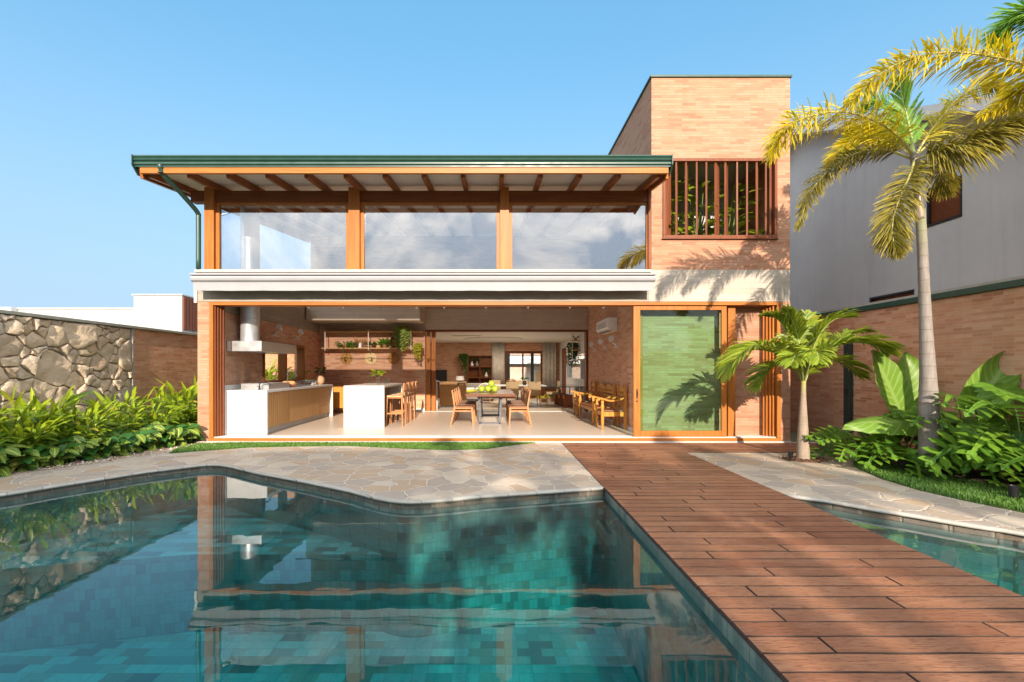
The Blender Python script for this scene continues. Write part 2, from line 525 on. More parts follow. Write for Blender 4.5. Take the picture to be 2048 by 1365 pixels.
BARK = plain('mulch bark', (0.13, 0.065, 0.035), 0.9, var=0.5, scale=12, bump=0.5)
GLASS = glassmat('window glass', (0.87, 0.885, 0.905), 0.27)
GLASSV = glassmat('vessel glass', (0.93, 0.96, 0.95), 0.03, 1.15)
GLASS2 = glassmat('thin glass', (0.97, 0.99, 0.98), 0.02)
GLASSG = glassmat('green tinted glass', (0.76, 0.985, 0.885), 0.0)
RAIL = plain('white lacquer', (0.8, 0.79, 0.77), 0.35, var=0.02)

LF_GINGER = leafmat('ginger leaf', (0.045, 0.125, 0.010), (0.34, 0.42, 0.020), 0.36, 0.28, old=(0.42, 0.33, 0.05))
LF_CROTON = leafmat('veined leaf', (0.022, 0.085, 0.016), (0.065, 0.17, 0.022), 0.36, 0.2, vein=(0.55, 0.58, 0.10), old=(0.20, 0.13, 0.04))
LF_PALMY = leafmat('yellow palm leaf', (0.16, 0.22, 0.012), (0.68, 0.48, 0.012), 0.5, 0.32)
LF_PALMO = leafmat('olive palm leaf', (0.07, 0.085, 0.012), (0.30, 0.24, 0.025), 0.55, 0.25, tip=(0.45, 0.34, 0.06))
LF_PALMG = leafmat('green palm leaf', (0.06, 0.19, 0.03), (0.20, 0.36, 0.04), 0.42, 0.3)
LF_SMALL = leafmat('small palm leaf', (0.09, 0.18, 0.015), (0.34, 0.38, 0.03), 0.4, 0.32)
LF_PHIL = leafmat('philodendron leaf', (0.03, 0.10, 0.012), (0.15, 0.28, 0.025), 0.34, 0.25)
LF_EAR = leafmat('elephant ear leaf', (0.16, 0.26, 0.03), (0.30, 0.40, 0.05), 0.42, 0.3)
LF_DARK = leafmat('dark foliage', (0.02, 0.06, 0.012), (0.07, 0.15, 0.02), 0.45, 0.2)
LF_POTH = leafmat('trailing leaf', (0.16, 0.26, 0.04), (0.40, 0.46, 0.12), 0.45, 0.25)
LF_YEL = leafmat('yellow green leaf', (0.34, 0.36, 0.03), (0.55, 0.50, 0.05), 0.45, 0.25)
LF_DRY = leafmat('dry grass', (0.40, 0.20, 0.07), (0.58, 0.32, 0.12), 0.8, 0.2)
STALK = plain('green stalk', (0.16, 0.24, 0.05), 0.5)


# ================================================================== SETTING
ZP = -0.10                      # paving level
ZW = -0.185                     # water level
def G(px, py, z=ZP):
    d = 900 * (EYE - z) / (py - 740)
    return ((px - 985) * d / 900, d)

rim = [(1.40, 5.60)] + [G(*p) for p in ((1120, 981), (970, 991), (900, 998), (840, 1002), (812, 1002.2), (785, 1000), (755, 994.5), (726, 987), (699, 980), (650, 970), (600, 960), (555, 952),
       (520, 945.5), (492, 939), (468, 933.5), (444, 929.5), (418, 929), (392, 931), (340, 937.5), (290, 943.5), (200, 957.5), (100, 973), (0, 989))]
rim += [(-6.55, 4.55), (-6.95, 3.4), (-6.8, 1.2), (-5.6, -0.7), (-3.5, -1.6), (1.40, -1.6)]
rim_r = [(3.38, 5.27)] + [G(*p) for p in ((1626, 997), (1685, 1006), (1745, 1017), (1815, 1028), (1885, 1040), (1965, 1053), (2048, 1066))]
rim_r += [(5.15, 3.35), (5.5, 2.2), (5.5, 0.3), (4.6, -1.6), (3.38, -1.6)]


def smooth_poly(p, keep, n=3):
    """Catmull-Rom through an open run of rim points (first 'keep' points)"""
    q = catmull([(a, b, 0) for a, b in p[:keep]], (keep - 1) * n)
    return [(v.x, v.y) for v in q] + list(p[keep:])


rim = smooth_poly(rim, len(rim) - 1, 3)
rim_r = smooth_poly(rim_r, len(rim_r) - 1, 3)


def offset_poly(p, d):
    n = len(p); out = []
    area = sum(p[i][0] * p[(i + 1) % n][1] - p[(i + 1) % n][0] * p[i][1] for i in range(n))
    sgn = 1 if area > 0 else -1
    for i in range(n):
        a, b, c = Vector(p[i - 1]), Vector(p[i]), Vector(p[(i + 1) % n])
        e1 = (b - a).normalized(); e2 = (c - b).normalized()
        n1 = Vector((e1.y, -e1.x)) * sgn; n2 = Vector((e2.y, -e2.x)) * sgn
        k = (n1 + n2); l = k.length
        k = k / l if l > 1e-6 else n1
        out.append(tuple(b + k * (d / max(0.5, k.dot(n1)))))
    return out


# --- ground sheet (frame around the garden rectangle, out to the horizon)
t = NT('dry soil ground'); v = t.coord()
GROUND = t.fin(t.mix(t.noise(v, 0.6, 6), (0.17, 0.12, 0.075), (0.13, 0.14, 0.06)), 0.95)
g = MB(); A0, A1, B0, B1, FR = -8.8, 8.8, -2.8, 9.0, 700
g.add([(-FR, -FR, 0), (FR, -FR, 0), (FR, FR, 0), (-FR, FR, 0), (A0, B0, 0), (A1, B0, 0), (A1, B1, 0), (A0, B1, 0)],
      [(0, 1, 5, 4), (1, 2, 6, 5), (2, 3, 7, 6), (3, 0, 4, 7)])
g.v = [(a, b, -0.125) for a, b, c in g.v]
struct(g.build('ground', GROUND))

# --- crazy paving
t = NT('crazy paving'); v = t.wallvec('floor')
wob = t.n.new('ShaderNodeTexNoise'); t.l.new(v, wob.inputs['Vector']); wob.inputs['Scale'].default_value = 2.6; wob.inputs['Detail'].default_value = 5; wob.inputs['Roughness'].default_value = 0.65
vm = t.n.new('ShaderNodeVectorMath'); vm.operation = 'MULTIPLY_ADD'
t.l.new(wob.outputs['Color'], vm.inputs[0]); vm.inputs[1].default_value = (0.20, 0.20, 0); t.l.new(v, vm.inputs[2])
def voro(feature, sc_):
    q = t.n.new('ShaderNodeTexVoronoi'); q.voronoi_dimensions = '2D'; q.feature = feature
    q.inputs['Scale'].default_value = sc_; q.inputs['Randomness'].default_value = 0.95
    t.l.new(vm.outputs[0], q.inputs['Vector']); return q
ve, vc = voro('DISTANCE_TO_EDGE', 3.3), voro('F1', 3.3)
sp = t.n.new('ShaderNodeSeparateColor'); t.l.new(vc.outputs['Color'], sp.inputs[0])
o = t.coord()
col = t.mix(sp.outputs[0], (0.38, 0.285, 0.21), (0.54, 0.455, 0.355))
col = t.mix(t.math('MULTIPLY', t.math('GREATER_THAN', sp.outputs[1], 0.70), 0.75), col, (0.42, 0.275, 0.165))
col = t.mix(t.math('MULTIPLY', t.math('GREATER_THAN', sp.outputs[2], 0.70), 0.75), col, (0.335, 0.285, 0.25))
n1 = t.noise(o, 6, 7, 0.65, 0.8); n2 = t.noise(o, 60, 4)
col = t.mix(t.ramp(n1, 0.35, 0.7, 0.0, 0.45), col, (0.42, 0.335, 0.25))
col = t.mix(t.ramp(n2, 0.35, 0.7, 0.0, 0.18), col, (0.24, 0.21, 0.17))
grout = t.ramp(ve.outputs['Distance'], 0.02, 0.05, 1.0, 0.0)
col = t.mix(grout, col, (0.58, 0.485, 0.39))
t.bump(t.math('SUBTRACT', t.math('MULTIPLY', t.math('ADD', n1, t.math('MULTIPLY', n2, 0.3)), 0.5), t.math('MULTIPLY', grout, 1.2)), 0.7, 0.018)
FLAG = t.fin(col, t.ramp(n1, 0.3, 0.7, 0.5, 0.75))
pv = MB()
pv.prism(list(reversed(rim)) + [(1.40, 9.1), (-9, 9.1), (-9, -3), (1.40, -3)], ZP - 0.10, ZP)
struct(pv.build('paving', FLAG))
pv = MB()
pv.prism(rim_r + [(3.38, -3), (9, -3), (9, 9.1), (3.38, 9.1)], ZP - 0.10, ZP)
struct(pv.build('paving', FLAG))

# --- coping: a pale rounded stone lip along the rim
t = NT('pale coping stone'); c_, f_ = t.bricks(t.wallvec('wall'), (0.47, 0.44, 0.385), (0.38, 0.345, 0.295), (0.16, 0.14, 0.12), 0.42, 0.9, 0.006)
n_ = t.noise(t.coord(), 9, 6, 0.65); t.bump(t.math('SUBTRACT', n_, f_), 0.4, 0.006)
COPE = t.fin(t.mix(t.ramp(n_, 0.4, 0.7, 0.0, 0.5), c_, (0.28, 0.25, 0.21)), 0.65)
for rr in (rim, rim_r):
    n = len(rr); a = offset_poly(rr, -0.035); b = offset_poly(rr, 0.028); c = MB()
    prof = [(b, ZP + 0.004), (a, ZP + 0.006)]
    vs = []
    for i in range(n):
        ai, bi, ri = a[i], b[i], rr[i]
        vs += [(bi[0], bi[1], ZP + 0.006), ((ri[0] + ai[0]) / 2, (ri[1] + ai[1]) / 2, ZP + 0.006), (ai[0], ai[1], ZP - 0.004), (ai[0], ai[1], ZP - 0.026), (ri[0], ri[1], ZP - 0.03)]
    fs = []
    for i in range(n):
        j = (i + 1) % n
        p0, p1 = rr[i], rr[j]
        if abs(p0[0] - p1[0]) < 1e-6 and abs(p0[1] - p1[1]) > 3: continue       # the deck side has no coping
        for k in range(4): fs.append((i * 5 + k, j * 5 + k, j * 5 + k + 1, i * 5 + k + 1))
    c.add(vs, fs)
    struct(c.build('pool_coping', COPE, smooth=True))

# --- pool basin
def tilemat(name, w, h, cols, grout, kind):
    t = NT(name); v = t.wallvec(kind)
    br, fac = t.bricks(v, (0, 0, 0), (1, 1, 1), (0.5, 0.5, 0.5), w, h, 0.0022)
    cell = t.n.new('ShaderNodeTexWhiteNoise'); cell.noise_dimensions = '2D'
    sp = t.n.new('ShaderNodeSeparateXYZ'); t.l.new(v, sp.inputs[0])
    row = t.math('FLOOR', t.math('DIVIDE', sp.outputs[1], h))
    odd = t.math('MULTIPLY', t.math('FRACT', t.math('MULTIPLY', row, 0.5)), 2.0)
    colx = t.math('FLOOR', t.math('DIVIDE', t.math('ADD', sp.outputs[0], t.math('MULTIPLY', odd, w * 0.5)), w))
    cb = t.n.new('ShaderNodeCombineXYZ'); t.l.new(colx, cb.inputs[0]); t.l.new(row, cb.inputs[1])
    t.l.new(cb.outputs[0], cell.inputs['Vector'])
    rp = t.n.new('ShaderNodeValToRGB'); t.l.new(cell.outputs['Value'], rp.inputs[0])
    rp.color_ramp.interpolation = 'CONSTANT'
    el = rp.color_ramp.elements
    while len(el) < len(cols): el.new(0.5)
    for i, (p_, c_) in enumerate(cols):
        el[i].position = p_; el[i].color = (*c_, 1)
    o = t.coord()
    n = t.noise(o, 22, 5, 0.6)
    col = t.mix(t.ramp(n, 0.3, 0.75, 0.0, 0.35), rp.outputs[0], (0.06, 0.07, 0.062))
    col = t.mix(fac, col, grout)
    return t.fin(col, 0.5)


TCOL = [(0.0, (0.078, 0.175, 0.178)), (0.22, (0.098, 0.21, 0.21)), (0.42, (0.056, 0.130, 0.134)), (0.58, (0.105, 0.160, 0.145)), (0.72, (0.112, 0.235, 0.232)), (0.82, (0.10, 0.105, 0.09)), (0.91, (0.034, 0.066, 0.068))]
TILE_F = tilemat('pool floor tile', 0.26, 0.13, TCOL, (0.055, 0.085, 0.083), 'floor')
TILE_W = tilemat('pool wall tile', 0.115, 0.115, [(p_, tuple(0.6 * c + 0.4 * k_ for c, k_ in zip(q, (0.075, 0.10, 0.095)))) for p_, q in TCOL], (0.05, 0.07, 0.065), 'wall')
TILE_B = tilemat('waterline tile', 0.115, 0.125, [(0, (0.20, 0.235, 0.205)), (.3, (0.27, 0.30, 0.26)), (.6, (0.16, 0.20, 0.18)), (.85, (0.30, 0.30, 0.25))], (0.06, 0.07, 0.065), 'wall')
ZF, ZL = -1.62, -0.74
b = MB()
for rr in (rim, rim_r):
    n = len(rr)
    for i in range(n):
        p0, p1 = rr[i], rr[(i + 1) % n]
        b.add([(*p0, ZP - 0.02), (*p1, ZP - 0.02), (*p1, ZP - .15), (*p0, ZP - .15)], [(0, 1, 2, 3)], 2)
        b.add([(*p0, ZP - 0.15), (*p1, ZP - 0.15), (*p1, ZF), (*p0, ZF)], [(0, 1, 2, 3)], 1)
    b.sheet(rr, ZF, 0)
# underwater ledge along the far left rim
led = [p for p in rim if p[1] > 4.35 and p[0] < -1.2]
led = led + [(-5.25, 4.72), (-3.4, 5.12)]
b.prism(offset_poly(led[:], 0.0), ZF - 0.02, ZL, 0, 1)
struct(b.build('pool_basin', [TILE_F, TILE_W, TILE_B]))

# --- water
t = NT('pool water')
lw = t.n.new('ShaderNodeLayerWeight'); lw.inputs['Blend'].default_value = 0.5
WF = t.math('ADD', t.math('MULTIPLY', t.math('POWER', lw.outputs['Facing'], 4.1), 0.94), 0.048, True)
tr = t.n.new('ShaderNodeBsdfTransparent'); gl = t.n.new('ShaderNodeBsdfGlossy'); gl.inputs['Roughness'].default_value = 0.0
w1 = t.noise(t.coord((1.3, 2.6, 1)), 1.1, 2, 0.5, 0.3); w2 = t.noise(t.coord((1, 2.4, 1)), 5.5, 2, 0.4)
bp = t.n.new('ShaderNodeBump'); bp.inputs['Strength'].default_value = 0.025; bp.inputs['Distance'].default_value = 0.05
t.l.new(t.math('ADD', w1, t.math('MULTIPLY', w2, 0.12)), bp.inputs['Height'])
t.l.new(bp.outputs[0], gl.inputs['Normal']); t.l.new(bp.outputs[0], lw.inputs['Normal'])
ms = t.n.new('ShaderNodeMixShader')
t.l.new(WF, ms.inputs[0]); t.l.new(tr.outputs[0], ms.inputs[1]); t.l.new(gl.outputs[0], ms.inputs[2])
t.l.new(ms.outputs[0], t.out.inputs['Surface'])
va = t.n.new('ShaderNodeVolumeAbsorption'); va.inputs['Color'].default_value = (0.0, 0.93, 0.94, 1); va.inputs['Density'].default_value = 0.50
t.l.new(va.outputs[0], t.out.inputs['Volume'])
WATER = t.mat
w = MB()
for rr in (rim, rim_r):
    w.prism(offset_poly(rr, 0.02), ZF - 0.15, ZW)
struct(w.build('water', WATER))

# --- stamped timber deck bridging the pool and running along the house
t = NT('stamped deck plank')
geo = t.n.new('ShaderNodeNewGeometry'); rnd = geo.outputs['Random Per Island']
v = t.coord((2.2, 30, 1)); n = t.noise(v, 1.0, 6, 0.62, 1.2); big = t.noise(t.coord(), 1.6, 4, 0.6); fine = t.noise(t.coord((8, 40, 1)), 2.2, 4)
col = t.mix(rnd, (0.18, 0.068, 0.033), (0.335, 0.15, 0.075))
col = t.mix(t.ramp(n, 0.35, 0.68, 0.0, 0.55), col, (0.16, 0.056, 0.032))
col = t.mix(t.ramp(big, 0.4, 0.7, 0.0, 0.45), col, (0.36, 0.175, 0.095))
col = t.mix(t.ramp(fine, 0.54, 0.66, 0.0, 0.6), col, (0.10, 0.038, 0.025))
worn = t.noise(t.coord((1.4, 5, 1)), 1.3, 5, 0.7, 0.5)
col = t.mix(t.ramp(worn, 0.52, 0.72, 0.0, 0.5), col, (0.37, 0.20, 0.125))
t.bump(t.math('ADD', n, t.math('MULTIPLY', fine, 0.5)), 0.55, 0.012)
DECK = t.fin(col, t.ramp(n, 0.3, 0.7, 0.46, 0.7), 0.0, 0.3)
dk = MB(); rs = random.Random(3)
def plank_rows(x0, x1, y0, y1, pitch, joints=True):
    y = y0; k = 0
    while y < y1 - 0.01:
        ye = min(y + pitch - 0.008, y1)
        cuts = [x0]
        if joints:
            x = x0 + (0.45 + 0.75 * (k % 2) + rs.uniform(-0.3, 0.3))
            while x < x1 - 0.25:
                cuts.append(x); x += 1.9 + rs.uniform(-0.15, 0.3)
        cuts.append(x1)
        for i in range(len(cuts) - 1):
            a = cuts[i] + (0.003 if i else 0); e = cuts[i + 1] - (0.003 if i < len(cuts) - 2 else 0)
            z = ZP + 0.012 + rs.uniform(-0.0015, 0.0015); bv = 0.005
            nx = max(2, int((e - a) / 0.12))
            # slightly wavering long edges, chamfered top
            vs = []; fs = []
            for q in range(nx + 1):
                xx = a + (e - a) * q / nx
                wa, wb = rs.uniform(-0.003, 0.003), rs.uniform(-0.003, 0.003)
                if q in (0, nx): xe = bv if q == 0 else -bv
                else: xe = 0
                vs += [(xx, y + wa, z - 0.03), (xx, y + wa, z - bv), (xx + xe, y + wa + 0.0015, z), (xx + xe, ye + wb - bv, z), (xx, ye + wb, z - bv), (xx, ye + wb, z - 0.03)]
            for q in range(nx):
                for c in range(5): fs.append((q * 6 + c, (q + 1) * 6 + c, (q + 1) * 6 + c + 1, q * 6 + c + 1))
            fs.append((0, 1, 2, 3, 4, 5)); fs.append(tuple(nx * 6 + c for c in (5, 4, 3, 2, 1, 0)))
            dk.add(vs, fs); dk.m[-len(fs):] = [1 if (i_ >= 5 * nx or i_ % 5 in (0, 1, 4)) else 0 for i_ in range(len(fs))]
        y += pitch; k += 1
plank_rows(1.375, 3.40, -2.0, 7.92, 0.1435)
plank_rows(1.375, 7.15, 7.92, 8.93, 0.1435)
struct(dk.build('deck', [DECK, plain('dark gap side', (0.055, 0.03, 0.022), 0.85)]))  # plank sides and chamfers coloured dark so the gaps read dark
db = MB()
db.box(1.405, 3.375, -2.0, 5.9, ZF, ZP - 0.15); db.box(1.405, 3.375, -2.0, 5.9, ZP - 0.149, ZP - 0.026, 1)
struct(db.build('deck_base', [TILE_W, TILE_B]))
dj = MB(); dj.box(1.39, 3.385, -2.0, 5.75, ZP - 0.022, ZP - 0.012); dj.box(1.385, 3.39, 5.752, 7.9, ZP + 0.003, ZP + 0.006); dj.box(1.385, 7.14, 7.925, 8.92, ZP + 0.003, ZP + 0.006)
struct(dj.build('deck_joint', DARK))

# --- gravel, lawn, planting soil
t = NT('pea gravel'); v = t.coord((1, 1, 0.2)); q = t.n.new('ShaderNodeTexVoronoi'); t.l.new(v, q.inputs['Vector']); q.inputs['Scale'].default_value = 34
s_ = t.n.new('ShaderNodeSeparateColor'); t.l.new(q.outputs['Color'], s_.inputs[0])
t.bump(q.outputs['Distance'], -0.9, 0.02)
GRAVEL = t.fin(t.mix(t.ramp(q.outputs['Distance'], 0.3, 0.75, 0.0, 0.5), t.mix(s_.outputs[0], (0.33, 0.25, 0.18), (0.58, 0.50, 0.42)), (0.2, 0.13, 0.08)), 0.85)
gv = MB()
gv.prism([G(0, 952.5), G(148, 932), G(237, 915.5), (-5.6, 7.82), (-5.6, 8.99), (-5.92, 8.99), (-5.92, 13.5), (-7.9, 13.5), (-7.9, 4.2), (-7.35, 4.8)], ZP - 0.01, ZP + 0.006)
struct(gv.build('gravel', GRAVEL))
pb = MB(); rs = random.Random(5)
for i in range(1100):
    y = rs.uniform(5.6, 9.6); x0 = -7.05 + (y - 6.2) * 0.34
    x = x0 + rs.uniform(-0.35, 0.62) if y < 9 else rs.uniform(-6.4, -5.95)
    if x > -5.66 or (y < 7.8 and x > -6.77 + (y - 6.18) * 0.72): continue
    r = rs.uniform(0.009, 0.022)
    pb.ell((x, y, ZP + 0.008 + r * 0.3), (r, r * rs.uniform(0.7, 1.2), r * 0.6), 6, 4, rs.randrange(3))
pbo = pb.build('pebbles', [plain('tan pebble', (0.45, 0.33, 0.22), 0.8), plain('pale pebble', (0.62, 0.56, 0.48), 0.8), plain('brown pebble', (0.30, 0.19, 0.12), 0.8)], smooth=True)
struct(pbo, 'stuff'); tag(pbo, 'loose tan and pale pebbles of the gravel strip beside the left planting bed', 'gravel')

so = MB()
so.prism([(-8.0, 4.4), (-7.15, 5.6), (-6.95, 6.4), (-6.5, 7.4), (-6.1, 9.0), (-6.15, 13.0), (-8.0, 13.0)], ZP - 0.01, ZP + 0.012)
so.prism([G(1782, 943), G(1882, 956), G(1967, 971), G(2048, 989.5), (6.35, 3.6), (7.3, 3.6), (7.3, 8.3), (6.75, 8.2), (6.2, 7.5)], ZP - 0.01, ZP + 0.016)
struct(so.build('planting_soil', SOIL))

t = NT('lawn soil'); TURF = t.fin(t.mix(t.noise(t.coord(), 30, 4), (0.03, 0.07, 0.01), (0.07, 0.12, 0.02)), 0.9)
lawn_r = [(6.35, 7.9), (5.95, 7.35)] + [G(*p) for p in ((1706, 930), (1719, 939.6), (1767, 960), (1841, 982), (1930, 1002.5), (2048, 1026.5))] + [(5.65, 3.5), (6.40, 3.5), (6.30, 5.1), (6.2, 5.75), (6.1, 6.2), (6.0, 6.6), (6.25, 7.3)]
lawn_f = [G(*p) for p in ((1072, 886.8), (1037, 890), (970, 899), (896, 901), (820, 898.5), (748, 895), (699, 892.5), (600, 893.5), (496, 896), (392, 903.6), (338, 908))] + [(-5.85, 8.4), (-5.75, 8.80), (-5.0, 8.93), (0.8, 8.95)]
lw = MB(); lw.prism(lawn_r, ZP - 0.01, ZP + 0.010); lw.prism(lawn_f, ZP - 0.01, ZP + 0.010)
struct(lw.build('lawn', TURF))


def inside(p, poly):
    x, y = p; c = False; n = len(poly)
    for i in range(n):
        x0, y0 = poly[i]; x1, y1 = poly[(i + 1) % n]
        if (y0 > y) != (y1 > y) and x < (x1 - x0) * (y - y0) / (y1 - y0) + x0: c = not c
    return c


t = NT('grass blade'); geo = t.n.new('ShaderNodeNewGeometry')
GRASS = t.fin(t.mix(geo.outputs['Random Per Island'], (0.045, 0.13, 0.012), (0.13, 0.24, 0.028)), 0.55)
gb = MB(); rs = random.Random(9)
def blades(poly, num, hmin, hmax):
    xs = [p[0] for p in poly]; ys = [p[1] for p in poly]; k = 0
    while k < num:
        x, y = rs.uniform(min(xs), max(xs)), rs.uniform(min(ys), max(ys))
        if not inside((x, y), poly): continue
        k += 1
        a = rs.uniform(0, 2 * PI); h = rs.uniform(hmin, hmax); w_ = rs.uniform(0.0025, 0.005)
        dx, dy = math.cos(a), math.sin(a); l = rs.uniform(0.2, 0.9) * h
        ca, sa = math.cos(a + 1.57) * w_, math.sin(a + 1.57) * w_
        z = ZP + 0.008
        gb.add([(x - ca, y - sa, z), (x + ca, y + sa, z), (x + dx * l * .45 + ca * .7, y + dy * l * .45 + sa * .7, z + h * .65), (x + dx * l * .45 - ca * .7, y + dy * l * .45 - sa * .7, z + h * .65), (x + dx * l, y + dy * l, z + h)],
               [(0, 1, 2, 3), (3, 2, 4)])
blades(lawn_r, 26000, 0.025, 0.055)
blades(lawn_f, 22000, 0.018, 0.04)
gbo = struct(gb.build('grass', GRASS), 'stuff')
tag(gbo, 'short green lawn grass beside the paving and along the foot of the house', 'grass')

# ================================================================== HOUSE
house = thing('house', 'two storey brick house with open timber framed veranda, glazed upper floor and square tower', 'house', (0, 0, 0))
def hp(mb, name, mats, parent=house, bevel=0.004, **kw):
    return mb.build(name, mats, parent, bevel=bevel, **kw)

FLOORM = NT('beige porcelain floor'); t = FLOORM; v = t.wallvec('floor')
c_, f_ = t.bricks(v, (0.64, 0.54, 0.43), (0.60, 0.50, 0.40), (0.45, 0.37, 0.29), 1.2, 1.2, 0.003, off=0.0)
FLOORM = t.fin(t.mix(t.ramp(t.noise(t.coord((1, 6, 1)), 3, 5), 0.3, 0.7, 0, 0.18), c_, (0.42, 0.34, 0.26)), 0.34)
m = MB(); m.box(-5.9, 5.95, 9.02, 24.0, -0.11, 0.0); hp(m, 'floor', FLOORM)
m = MB(); m.box(-5.93, 5.95, 8.955, 9.02, -0.30, -0.062); hp(m, 'plinth', CAP)
m = MB(); m.box(-5.66, 5.76, 8.97, 9.02, -0.06, -0.006); hp(m, 'door_sill', WX)
m = MB(); m.box(-5.66, 5.70, 9.021, 9.27, 0.001, 0.012); hp(m, 'door_track', WHITE)

# brick pillar, left wall with kitchen window opening, back wall, right wall
m = MB(); m.box(-5.90, -5.66, 9.0, 9.34, -0.1, 2.715); hp(m, 'brick_pillar', BR)
m = MB(); wall_holes(m, 'x', -5.90, -5.62, 9.343, 14.6, -0.1, 2.57, [(11.0, 13.4, 1.02, 2.06)]); hp(m, 'brick_wall', BR_IN, bevel=0)
m = MB(); wall_holes(m, 'y', 14.603, 14.85, -5.90, 3.10, 0.0, 2.60, [(-2.19, 3.07, -1, 2.7)])
m.box(-5.90, 3.10, 14.603, 14.85, 3.34, 5.72); hp(m, 'brick_wall', BR_IN, bevel=0)
m = MB(); wall_holes(m, 'y', 14.59, 14.85, -5.90, 3.10, 2.603, 3.338, []); m.box(-2.19, 3.07, 14.56, 14.588, 2.66, 3.34)
hp(m, 'concrete_beam', CONC_IN, bevel=0)
m = MB(); m.box(-5.905, -5.60, 9.345, 14.588, 2.573, 3.34); hp(m, 'concrete_beam', CONC_DK, bevel=0)
m = MB(); m.box(3.10, 3.36, 9.52, 14.85, 0.0, 3.34); hp(m, 'brick_wall', BR_IN, bevel=0)
m = MB(); m.box(-5.61, -2.20, 14.585, 14.602, 0, 0.1); hp(m, 'skirting', WHITE)
m = MB(); m.box(3.085, 3.099, 9.53, 14.58, 0, 0.07); hp(m, 'skirting', WHITE)

# front beam, sills
m = MB(); m.box(-5.90, 3.12, 9.0, 9.30, 2.722, 3.02); hp(m, 'concrete_beam', CONC_DK)
m = MB(); m.box(-5.96, -5.903, 8.98, 9.30, 2.70, 3.05); hp(m, 'beam_end', WHITE)
m = MB(); m.box(-5.92, 3.16, 8.93, 9.32, 3.30, 3.355); m.box(-5.90, 3.14, 8.96, 9.30, 3.022, 3.298); hp(m, 'window_sill', CAP)
# awning cassette
aw = MB(); aw.box(-5.83, 3.15, 8.645, 8.92, 3.185, 3.222)
awn = hp(aw, 'awning', AWN)
pr = [(8.70, 3.178), (8.92, 3.178), (8.92, 3.055), (8.665, 3.055), (8.635, 3.08), (8.625, 3.12), (8.65, 3.165)]
m = MB(); m.add([(-5.80, a, z) for a, z in pr] + [(3.135, a, z) for a, z in pr], [tuple(range(6, -1, -1)), tuple(range(7, 14))] + [(i, (i + 1) % 7, 7 + (i + 1) % 7, 7 + i) for i in range(7)])
hp(m, 'cassette', AWN, awn, 0.003)
m = MB(); nseg = 60
vs = []
for i in range(nseg + 1):
    x = -5.77 + 8.88 * i / nseg; dz = 0.0025 * math.sin(i * 0.9) + 0.0015 * math.sin(i * 2.3)
    vs += [(x, 8.675, 3.052), (x, 8.675 + dz * 0.7, 2.885 + dz), (x, 8.684 + dz * 0.7, 2.885 + dz), (x, 8.684, 3.052)]
m.add(vs, [(i * 4 + k, (i + 1) * 4 + k, (i + 1) * 4 + (k + 1) % 4, i * 4 + (k + 1) % 4) for i in range(nseg) for k in range(4)])
hp(m, 'valance', AWN, awn, 0)

# door frame (outer)
m = MB(); m.box(-5.66, 5.76, 8.985, 9.26, 2.652, 2.716); hp(m, 'door_frame', WX)
m = MB(); m.box(-5.66, -5.585, 8.985, 9.26, 0, 2.65); hp(m, 'door_frame', WZ)
m = MB(); m.box(5.685, 5.76, 8.985, 9.26, 0, 2.65); hp(m, 'door_frame', WZ)
for x0, yy in ((-5.58, 9.03), (-5.555, 9.08), (-5.53, 9.13), (-5.505, 9.18), (5.52, 9.18), (5.555, 9.13), (5.59, 9.08), (5.625, 9.03)):
    m = MB(); m.box(x0, x0 + (0.02 if x0 < 0 else 0.028), yy, yy + 0.045, 0.015, 2.648)
    hp(m, 'folding_door', BZ if x0 < 0 else WZ, bevel=0.003)
# sliding door with green glass
sd = MB(); sd.box(2.83, 2.965, 9.03, 9.08, 0.015, 2.648); sd.box(4.60, 4.70, 9.03, 9.08, 0.015, 2.648)
sd.box(2.967, 4.598, 9.03, 9.08, 2.56, 2.648); sd.box(2.967, 4.598, 9.03, 9.08, 0.015, 0.135)
sdo = hp(sd, 'sliding_door', WZ)
m = MB(); m.box(2.96, 4.605, 9.05, 9.058, 0.13, 2.565); hp(m, 'pane', GLASSG, sdo, 0)
m = MB(); m.box(2.885, 2.91, 9.018, 9.029, 0.78, 0.98); m.tube([(2.897, 9.02, 0.93), (2.897, 8.98, 0.93), (2.897, 8.98, 0.83), (2.897, 9.02, 0.83)], 0.007, 6); m.tube([(2.897, 9.028, 0.73), (2.897, 9.012, 0.73)], 0.017, 10)
hp(m, 'handle', BLACK, sdo, 0)
m = MB(); m.box(4.77, 4.92, 9.11, 9.17, 0.015, 2.648); hp(m, 'folding_door', WZ)
m = MB(); m.box(3.03, 3.095, 9.27, 9.51, 0.0, 2.65); hp(m, 'door_frame', WZ)
# ground floor brick panel behind the doors, corner pier
m = MB(); m.box(3.10, 5.684, 9.30, 9.515, 0.0, 2.72); hp(m, 'brick_wall', BR, bevel=0)
m = MB(); m.box(5.762, 5.95, 8.99, 16.0, -0.1, 2.722); hp(m, 'brick_wall', BR, bevel=0.003)
# concrete band over the doors
m = MB(); m.box(3.122, 5.95, 9.0, 9.30, 2.724, 3.36); hp(m, 'concrete_band', CONC)

